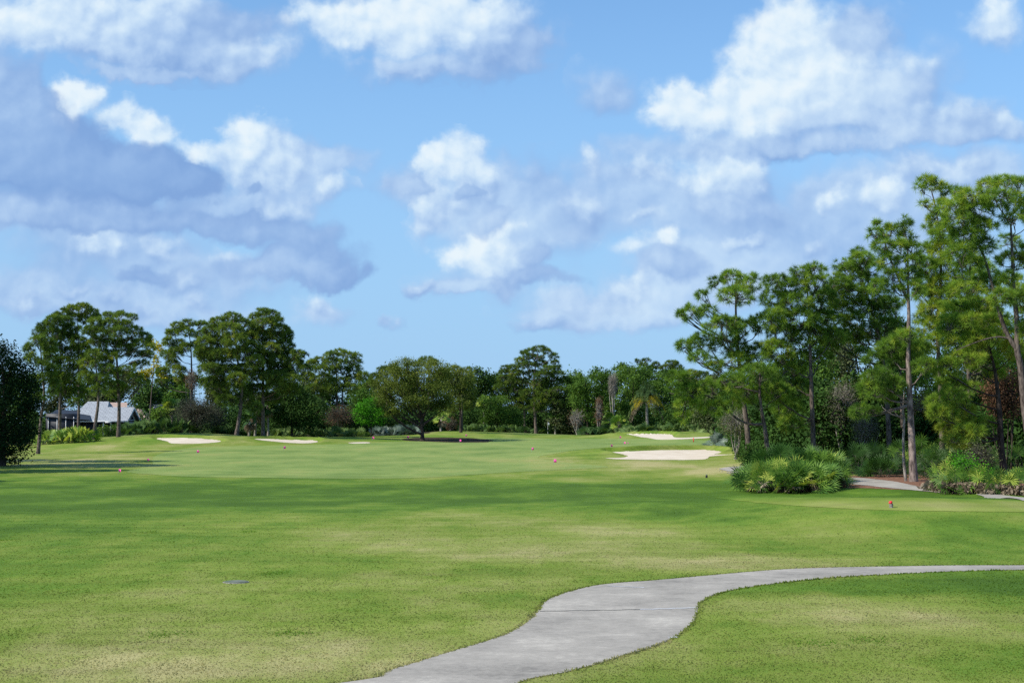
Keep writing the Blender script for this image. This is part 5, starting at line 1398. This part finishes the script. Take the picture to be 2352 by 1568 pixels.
# the tangle nobody could count: low growth along the edge of the woods
def undergrowth(name, label, line, n, h, depth, mat, size, tone, seed):
    r = np.random.default_rng(seed)
    A = np.array([on(px, d) for px, d in line])
    i = r.integers(0, len(A) - 1, n); t = r.random(n)[:, None]
    P = A[i] + (A[i + 1] - A[i]) * t
    P[:, 1] += r.random(n) * depth
    P[:, 0] += r.normal(0, 0.3, n)
    hh = h * (0.35 + 0.65 * _val(P[:, 0], P[:, 1], 2.2, seed))
    P[:, 2] += hh * r.random(n) ** 0.8 - 0.1
    m = MB(); leaves(m, P, r, size, tone + 0.5 * (_val(P[:, 0] * 1.0, P[:, 2] * 3 + P[:, 1], 1.1, seed + 1) - 0.5) + r.normal(0, .08, n))
    o = m.build(name, mat)
    prop(o, label, 'undergrowth', kind='stuff')
undergrowth('undergrowth', 'dim leafy tangle filling the foot of the far woods', [(-40, 205), (250, 222), (480, 218), (640, 214), (760, 222), (900, 236), (1010, 244), (1120, 262), (1240, 276), (1340, 262), (1500, 250), (1620, 240), (1700, 200)], 130000, 6.0, 16, M_DARK, 0.20, 0.6, 3)
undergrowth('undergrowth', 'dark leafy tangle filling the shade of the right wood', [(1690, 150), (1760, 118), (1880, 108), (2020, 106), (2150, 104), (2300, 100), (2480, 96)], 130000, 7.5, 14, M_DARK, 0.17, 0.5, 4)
undergrowth('leaf_litter', 'brown dead fronds and litter heaped at the corner of the path', [(2150, 77.5), (2190, 76), (2240, 75.3), (2290, 74.6), (2350, 73.5), (2420, 72)], 9000, 0.75, 2.2, M_STRAW, 0.10, 0.4, 5)
undergrowth('leaf_litter', 'dead brown fronds under the front of the palmetto thicket', [(1725, 84), (1770, 81.5), (1830, 80), (1880, 80.2), (1925, 82)], 7000, 0.45, 2.0, M_BROWN, 0.08, 0.5, 6)

# ------------------------------------------------------------------ house
def plain(name, col, rough=0.7, col2=None, scale=4.0, spec=0.3):
    m, nt, b, out = material(name, rough, spec)
    if col2 is None: col2 = tuple(c * 0.8 for c in col)
    nt.links.new(ramp(nt, nnoise(nt, npos(nt), scale, 3), [(0.35, col2), (0.65, col)]), b.inputs['Base Color'])
    return m


def tile_mat(name, c1, c2):
    m, nt, b, out = material(name, 0.8, 0.2)
    tc = nt.nodes.new('ShaderNodeTexCoord')
    br = nt.nodes.new('ShaderNodeTexBrick')
    br.inputs['Scale'].default_value = 1.0; br.inputs['Brick Width'].default_value = 0.7; br.inputs['Row Height'].default_value = 0.42
    br.inputs['Mortar Size'].default_value = 0.06; br.inputs['Color1'].default_value = (*c1, 1); br.inputs['Color2'].default_value = (*c2, 1); br.inputs['Mortar'].default_value = (*[c * .35 for c in c1], 1)
    nt.links.new(tc.outputs['UV'], br.inputs[0])
    nt.links.new(nmix(nt, nnoise(nt, npos(nt), 1.5, 3), br.outputs[0], [c * 0.9 for c in c2]), b.inputs['Base Color'])
    return m


M_TILE_G = tile_mat('grey_roof_tiles', (0.27, 0.29, 0.32), (0.38, 0.405, 0.43))
M_TILE_B = tile_mat('brown_roof_tiles', (0.42, 0.29, 0.23), (0.50, 0.37, 0.30))
M_WHITE = plain('white_paint', (0.80, 0.80, 0.78))
M_WALL = plain('house_render', (0.30, 0.29, 0.27))
M_SCREEN = plain('dark_screen', (0.030, 0.034, 0.042), 0.5)
m_, nt_, b_, _o = material('window_glass', 0.08, 0.6); b_.inputs['Base Color'].default_value = (0.02, 0.025, 0.035, 1)
M_GLASS = m_


def roof_part(name, quads, mat, parent, origin, th=0.12):
    """Tiled roof slopes: each quad (eave left, eave right, ridge right, ridge left), given thickness, UVs in metres."""
    bm_v, faces, uvs = [], [], []
    for q in quads:
        q = np.array(q, float); n = unit(np.cross(q[1] - q[0], q[3] - q[0]))
        if n[2] < 0: n = -n
        i = len(bm_v); bm_v += list(q) + list(q - n * th)
        fs = [(0, 1, 2, 3), (7, 6, 5, 4), (0, 4, 5, 1), (1, 5, 6, 2), (2, 6, 7, 3), (3, 7, 4, 0)]
        ex = unit(q[1] - q[0]); ey = unit(np.cross(n, ex))
        for f in fs:
            faces.append([i + k for k in f])
            uvs += [(float(np.dot(bm_v[i + k] - q[0], ex)), float(np.dot(bm_v[i + k] - q[0], ey))) for k in f]
    me = bpy.data.meshes.new(name)
    me.from_pydata([tuple(v - origin) for v in bm_v], [], faces)
    uv = me.uv_layers.new(name='UVMap')
    for k, t in enumerate(uvs): uv.data[k].uv = t
    me.materials.append(mat)
    o = bpy.data.objects.new(name, me); C.objects.link(o); o.parent = parent
    return o


def slab(name, lo, hi, mat, parent, origin):
    return MB().box(lo, hi).build(name, mat, parent, origin)


def house():
    d = 214; k = d / F
    X = lambda px: (px - CX) * k
    Zp = lambda py: CZ + (HOR - py) * k
    g = gz(X(240), d) - 0.1
    O = np.array([X(240), d, g])
    root = empty('house', O, 'low house with pale grey tiled roof and white-trimmed gable among the left pines', 'house')
    # main wing: ridge parallel to the picture, gable end towards the right
    x0, x1 = X(176), X(289); eave, ridge = Zp(964), Zp(934); dm = d + 3.4
    roof_part('roof', [((x0, d - .6, eave - .12), (x1 + .4, d - .6, eave - .12), (x1 + .4, dm, ridge), (x0, dm, ridge)),
                       ((x1 + .4, dm + 4.0, eave - .12), (x0, dm + 4.0, eave - .12), (x0, dm, ridge), (x1 + .4, dm, ridge))], M_TILE_G, root, O)
    slab('wall', (x0, d + 2.2, g), (x1 - .2, dm + 3.4, eave - .2), M_WALL, root, O)
    fasc = slab('fascia', (x0, d - .68, eave - .34), (x1 + .42, d - .602, eave - .12), M_WHITE, root, O)
    slab('gutter', (X(247), d - .86, eave - .44), (X(260), d - .69, eave - .30), M_WHITE, root, O)
    for px in (240.5, 257.5, 275):
        slab('post', (X(px) - .09, d - .4, g), (X(px) + .09, d - .2, eave - .36), M_WHITE, root, O)
    slab('porch_screen', (X(200), d + .2, g), (X(289), d + .24, eave - .4), M_SCREEN, root, O)
    # gable end
    gx = x1 - .15
    v = np.array([(gx, d + .0, eave - .1), (gx, dm + 3.4, eave - .1), (gx, dm, ridge - .15), (gx - .15, d + .0, eave - .1), (gx - .15, dm + 3.4, eave - .1), (gx - .15, dm, ridge - .15)])
    m = MB(); m.add(v, [(0, 1, 2), (5, 4, 3)]); m.add(v, [(0, 3, 4, 1), (1, 4, 5, 2), (2, 5, 3, 0)]); gb = m.build('gable', M_WHITE, root, O)
    m = MB(); a = gx + .012
    v = np.array([(a, d + 1.2, eave + .05), (a, dm + 2.0, eave + .05), (a, dm, ridge - .75)]); m.add(v, [(0, 1, 2)])
    w = m.build('gable_window', M_GLASS, root, O)
    m = MB(); m.box((a + .003, dm - .07, eave), (a + .05, dm + .07, ridge - .7)); m.box((a + .003, d + .9, eave - .08), (a + .05, dm + 2.3, eave + .05)); m.build('mullion', M_WHITE, w)
    bpy.data.objects[w.name].children[0].location = tuple(-O)
    for s in (-1, 1):                            # bargeboards
        p0 = np.array([x1 + .43, dm + s * 4.0, eave - .14]); p1 = np.array([x1 + .43, dm, ridge - .02])
        m = MB(); v = np.array([p0, p1, p1 - [0, 0, .42], p0 - [0, 0, .42]]); m.add(np.vstack([v, v + [.05, 0, 0]]), [(0, 1, 2, 3), (7, 6, 5, 4), (0, 4, 5, 1), (1, 5, 6, 2), (2, 6, 7, 3), (3, 7, 4, 0)])
        m.build('bargeboard', M_WHITE, root, O)
    # higher roof behind, on the left
    y2 = dm + 4.6
    roof_part('rear_roof', [((X(150), y2 - 3.5, Zp(952)), (X(226), y2 - 3.5, Zp(952)), (X(216), y2, Zp(920)), (X(166), y2, Zp(920))),
                            ((X(226), y2 - 3.5, Zp(952)), (X(226) + .1, y2 + 3.5, Zp(952)), (X(216), y2 + .1, Zp(920)), (X(216), y2, Zp(920)))], M_TILE_G, root, O)
    slab('wall', (X(152), y2 - 2.6, g), (X(224), y2 + 3, Zp(955)), M_WALL, root, O)
    # screened pool cage on the left
    m = MB(); m.box((X(112), d - 1, g), (X(176) - .1, d + 3, Zp(950)), ); m.build('pool_screen', M_SCREEN, root, O)
    roof_part('screen_roof', [((X(110), d - 1.3, Zp(957)), (X(214), d - 1.3, Zp(964)), (X(196), d + 3, Zp(944)), (X(116), d + 3, Zp(940)))], M_SCREEN, root, O, .06)
    for px in (118, 138, 158, 176):
        slab('screen_post', (X(px) - .04, d - 1.12, g), (X(px) + .04, d - 1.04, Zp(957)), M_WHITE, root, O)
    # neighbour
    d2 = 232; k2 = d2 / F; X2 = lambda px: (px - CX) * k2; Z2 = lambda py: CZ + (HOR - py) * k2
    O2 = np.array([X2(310), d2, gz(X2(310), d2) - .1])
    r2 = empty('neighbouring_house', O2, 'brown-tiled house and dark screened pool cage behind the gable', 'house')
    roof_part('roof', [((X2(289), d2, Z2(963)), (X2(340), d2, Z2(963)), (X2(308), d2 + 4, Z2(938)), (X2(292), d2 + 4, Z2(938))), ((X2(340), d2, Z2(963)), (X2(342), d2 + 8, Z2(963)), (X2(309), d2 + 4.2, Z2(938)), (X2(308), d2 + 4, Z2(938)))], M_TILE_B, r2, O2)
    roof_part('rear_roof', [((X2(215), d2 + 2, Z2(940)), (X2(285), d2 + 2, Z2(940)), (X2(270), d2 + 6, Z2(923)), (X2(228), d2 + 6, Z2(923)))], M_TILE_B, r2, O2)
    slab('wall', (X2(218), d2 + 3, O2[2]), (X2(337), d2 + 9, Z2(965)), M_WALL, r2, O2)
    roof_part('pool_screen_roof', [((X2(300), d2 + 8.5, Z2(950)), (X2(372), d2 + 8.5, Z2(950)), (X2(362), d2 + 14, Z2(926)), (X2(292), d2 + 14, Z2(926)))], M_SCREEN, r2, O2, .06)
    slab('pool_screen', (X2(300), d2 + 9.2, O2[2]), (X2(372), d2 + 13.5, Z2(951)), M_SCREEN, r2, O2)
    for px in (318, 340, 360):
        a = np.array([X2(px), d2 + 8.4, Z2(950.5)]); b_2 = np.array([X2(px - 9), d2 + 13.9, Z2(926)]) + [0, -.05, .08]
        MB().tube(np.array([a + [0, 0, .1], b_2]), .05, 4).build('screen_rib', M_WHITE, r2, O2)
house()

# ------------------------------------------------------------------ golf things
M_PINK = plain('pink_vinyl', (0.90, 0.10, 0.42), 0.6, (0.80, 0.07, 0.36)); M_RED = plain('red_plastic', (0.75, 0.03, 0.04), 0.4, (0.62, 0.02, 0.03))
M_WIRE = plain('steel_wire', (0.35, 0.35, 0.36), 0.4); M_FLAGW = plain('white_flag_cloth', (0.82, 0.82, 0.82), 0.8)
M_STONE = plain('tee_marker_stone', (0.34, 0.31, 0.27), 0.9, (0.08, 0.075, 0.065), 22.0); M_LID = plain('valve_lid_grey', (0.17, 0.18, 0.15), 0.9, (0.10, 0.13, 0.08))
M_BLACK = plain('black_plastic', (0.02, 0.02, 0.022), 0.5)

FL = [(272, 1081, 8, 'nearest at the left, beside the tip of the fairway'), (338, 1056, 6, 'at the left edge of the fairway above the nearest left one'), (452, 1037, 7, 'on the fairway below the left bunker'), (651, 1028, 7, 'on the fairway below the second left bunker'),
      (283, 993, 6, 'beside the straight pine trunk near the house'), (855, 1006, 6, 'at the foot of the small bright tree'), (935, 1004, 6, 'between the small bright tree and the oak'), (1055, 1012, 6, 'in the shadow of the oak'), (1069, 1000, 5, 'just above the oak shadow'),
      (1221, 1031, 7, 'on the fairway below the white flag'), (1272, 1059, 9, 'largest, alone in the middle of the turf left of the right bunker'), (1403, 1024, 6, 'just above the left tip of the right bunker'), (1423, 1004, 5, 'below the left end of the far bunker'), (1433, 1017, 5, 'between the far bunker and the right bunker'),
      (1441, 1017, 3, 'tiniest, close right of another pink one between the bunkers')]
for i, (px, py, s, w) in enumerate(FL):
    p = gp(px, py + s * 0.9); k = p[1] / F; r = np.random.default_rng(i)
    root = empty('marker_flag', p, 'pink marker flag ' + w, 'marker flag', 'pink marker flags stuck in the turf')
    h = s * 1.35 * k
    MB().tube(np.array([p - [0, 0, .05], p + [0.005, 0, h * .6], p + [0.01, 0, h]]), 0.006 * (1 + p[1] / 90), 5).build('stake', M_WIRE, root, p)
    W_, hh = s * k * 0.70, s * k * 0.75
    n = 5; xs = np.linspace(0, W_, n); wav = 0.18 * W_ * np.sin(xs / W_ * 4 + i)
    a = r.uniform(-0.35, 0.35)
    V = []
    for th in (0, 0.01):
        for q in range(n):
            sag = -0.12 * hh * (q / (n - 1)) * r.random()
            for zz in (h - hh, h):
                V.append((p[0] + xs[q] * math.cos(a) + 0.008, p[1] + wav[q] - xs[q] * math.sin(a) + th, p[2] + zz + sag + 0.12 * hh * (q % 2 == 1) * (1 if zz == h else 0.5)))
    V = np.array(V); Fq = []
    for q in range(n - 1):
        b = q * 2; Fq += [(b, b + 2, b + 3, b + 1), (b + 2 * n + 1, b + 2 * n + 3, b + 2 * n + 2, b + 2 * n)]
        Fq += [(b, b + 2 * n, b + 2 * n + 2, b + 2), (b + 1, b + 3, b + 2 * n + 3, b + 2 * n + 1)]
    m = MB(); m.add(V, Fq); m.build('flag', M_PINK, root, p)

def pin():
    d = 256; x = (1153 - CX + 976 - 976) * 0 + (1258 - CX) * d / F
    p = np.array([x, d, gz(x, d)])
    root = empty('golf_flagstick', p, 'tall flagstick with a small white flag on the distant green', 'golf flag')
    MB().tube(np.array([p - [0, 0, .1], p + [0, 0, 1.1], p + [0, 0, 2.25]]), [0.022, 0.020, 0.016], 6).build('pole', M_FLAGW, root, p)
    MB().tube(np.array([p + [0, 0, 0.45], p + [0, 0, 0.8]]), 0.024, 6).build('pole_band', M_BLACK, root, p)
    n = 6; V = []
    for th in (0, 0.02):
        for q in range(n):
            t = q / (n - 1)
            V += [(p[0] + 0.02 + 0.52 * t * .5, p[1] + 0.1 * math.sin(t * 5) + th, p[2] + 2.2 - 0.30 * t), (p[0] + 0.02 + 0.52 * t * .5, p[1] + 0.1 * math.sin(t * 5 + .4) + th, p[2] + 1.45 - 0.05 * t + 0.28 * t * t)]
    Fq = []
    for q in range(n - 1):
        b = q * 2; Fq += [(b, b + 2, b + 3, b + 1), (b + 2 * n + 1, b + 2 * n + 3, b + 2 * n + 2, b + 2 * n), (b, b + 2 * n, b + 2 * n + 2, b + 2), (b + 1, b + 3, b + 2 * n + 3, b + 2 * n + 1)]
    m = MB(); m.add(np.array(V), Fq); m.build('flag', M_FLAGW, root, p)
pin()


def lathe(mb, p, prof, n=12, wob=0.0, seed=0):
    r = np.random.default_rng(seed)
    V = []
    for z, rad in prof:
        for k in range(n):
            a = 2 * math.pi * k / n; rr = rad * (1 + wob * r.normal())
            V.append((p[0] + rr * math.cos(a), p[1] + rr * math.sin(a), p[2] + z))
    Fq = [(i * n + k, i * n + (k + 1) % n, (i + 1) * n + (k + 1) % n, (i + 1) * n + k) for i in range(len(prof) - 1) for k in range(n)]
    mb.add(V, Fq)
    mb.add(V[-n:], [tuple(range(n))]); return mb

p = gp(2047, 1166)
root = empty('tee_marker', p, 'stubby stone tee marker with a tilted red cap on the tee', 'tee marker')
lathe(MB(), p, [(-.03, .07), (.03, .072), (.06, .060), (.085, .070), (.12, .068), (.15, .062)], 10, 0.06, 1).build('base', M_STONE, root, p)
cap = lathe(MB(), np.array([0, 0, 0]), [(0, .04), (.02, .062), (.06, .070), (.085, .05), (.095, .02)], 12, 0.03, 2).build('cap', M_RED, root)
cap.location = (0, 0, .15); cap.rotation_euler = (0.25, -0.45, 0)
p = gp(1623, 1097)
root = empty('tee_marker', p, 'tiny dark tee marker with a pale top at the fairway edge, left of the thicket', 'tee marker')
lathe(MB(), p, [(-.03, .07), (.1, .075), (.17, .06)], 10).build('base', M_BLACK, root, p)
lathe(MB(), p + [0, 0, .171], [(0, .06), (.05, .055), (.07, .02)], 10).build('cap', M_LID, root, p)
p = gp(1593, 1015)
root = empty('hazard_stake', p, 'small red stake standing on the turf below the far right bunker', 'stake')
MB().box(p + [-.05, -.05, -.05], p + [.05, .05, .50]).build('post', M_RED, root, p)
MB().box(p + [-.035, -.035, .503], p + [.035, .035, .56]).build('tip', M_RED, root, p)
p = on(1640, 196)
root = empty('distance_post', p, 'thin grey post standing behind the right end of the far bunker', 'post')
MB().tube(np.array([p - [0, 0, .1], p + [0.02, 0, 1.4], p + [0, 0, 2.9]]), [.06, .055, .045], 8).build('pole', M_LID, root, p)
MB().tube(np.array([p + [0, 0, 2.9], p + [0, 0, 2.97]]), [.07, .07], 8, cap=True).build('finial', M_LID, root, p)
# valve cover in the turf
p = gp(542, 1336)
root = empty('valve_cover', p, 'flat grey irrigation valve cover sunk in the near turf', 'valve cover')
lathe(MB(), p + [0, 0, -.034], [(0, .30), (.035, .30), (.045, .285)], 20).build('rim', M_STONE, root, p)
lathe(MB(), p + [0, 0, .010], [(0, .26), (.012, .255)], 20).build('lid', M_LID, root, p)

# bright weed tufts and joints in the concrete
m = MB(); r = np.random.default_rng(3)
for (px, py) in ((570, 1220), (380, 1457), (660, 1455), (20, 1240), (345, 1222), (1990, 1470), (630, 1316), (1870, 1478)):
    p = gp(px, py); n = 90
    P = p + np.stack([r.normal(0, .22, n), r.normal(0, .22, n), np.zeros(n)], 1); P[:, 2] = H(P[:, 0], P[:, 1])
    hgt = r.uniform(.02, .05, n); a = r.random(n) * 6.28; ln = r.normal(0, .05, (n, 2))
    V = np.stack([P - np.stack([np.cos(a) * .012, np.sin(a) * .012, 0 * a], 1), P + np.stack([np.cos(a) * .012, np.sin(a) * .012, 0 * a], 1), P + np.stack([ln[:, 0], ln[:, 1], hgt], 1)], 1).reshape(-1, 3)
    m.add(V, np.arange(3 * n).reshape(-1, 3), np.repeat(r.random(n), 3))
o = m.build('weeds', M_WEED); prop(o, 'scattered bright green weed tufts in the near turf', 'weeds', kind='stuff')


def joint(a, b, w):
    A, B = gp(*a)[:2], gp(*b)[:2]; n = 30
    t = np.linspace(0, 1, n)[:, None]; P = A + (B - A) * t; q = unit(np.array([-(B - A)[1], (B - A)[0]])) * w
    P = P + np.stack([0 * t[:, 0], 0.02 * np.sin(t[:, 0] * 23)], 1)
    L_, R_ = P - q, P + q
    V = np.vstack([np.c_[L_, H(L_[:, 0], L_[:, 1]) + .012], np.c_[R_, H(R_[:, 0], R_[:, 1]) + .012]])
    return V, [(i, i + 1, n + i + 1, n + i) for i in range(n - 1)]
M_JOINT = plain('dark_joint', (0.05, 0.055, 0.05), 0.9); M_JOINTW = plain('pale_chipped_concrete', (0.50, 0.50, 0.50), 0.9)
m = MB(); m.add(*joint((1240, 1404), (1470, 1400), .022)); prop(m.build('path_joint', M_JOINT), kind='structure')
m = MB(); m.add(*joint((1470, 1400), (1600, 1396), .05)); m.add(*joint((1395, 1346), (1480, 1350), .04)); m.add(*joint((1535, 1464), (1556, 1463), .05)); prop(m.build('path_joint', M_JOINTW), kind='structure')
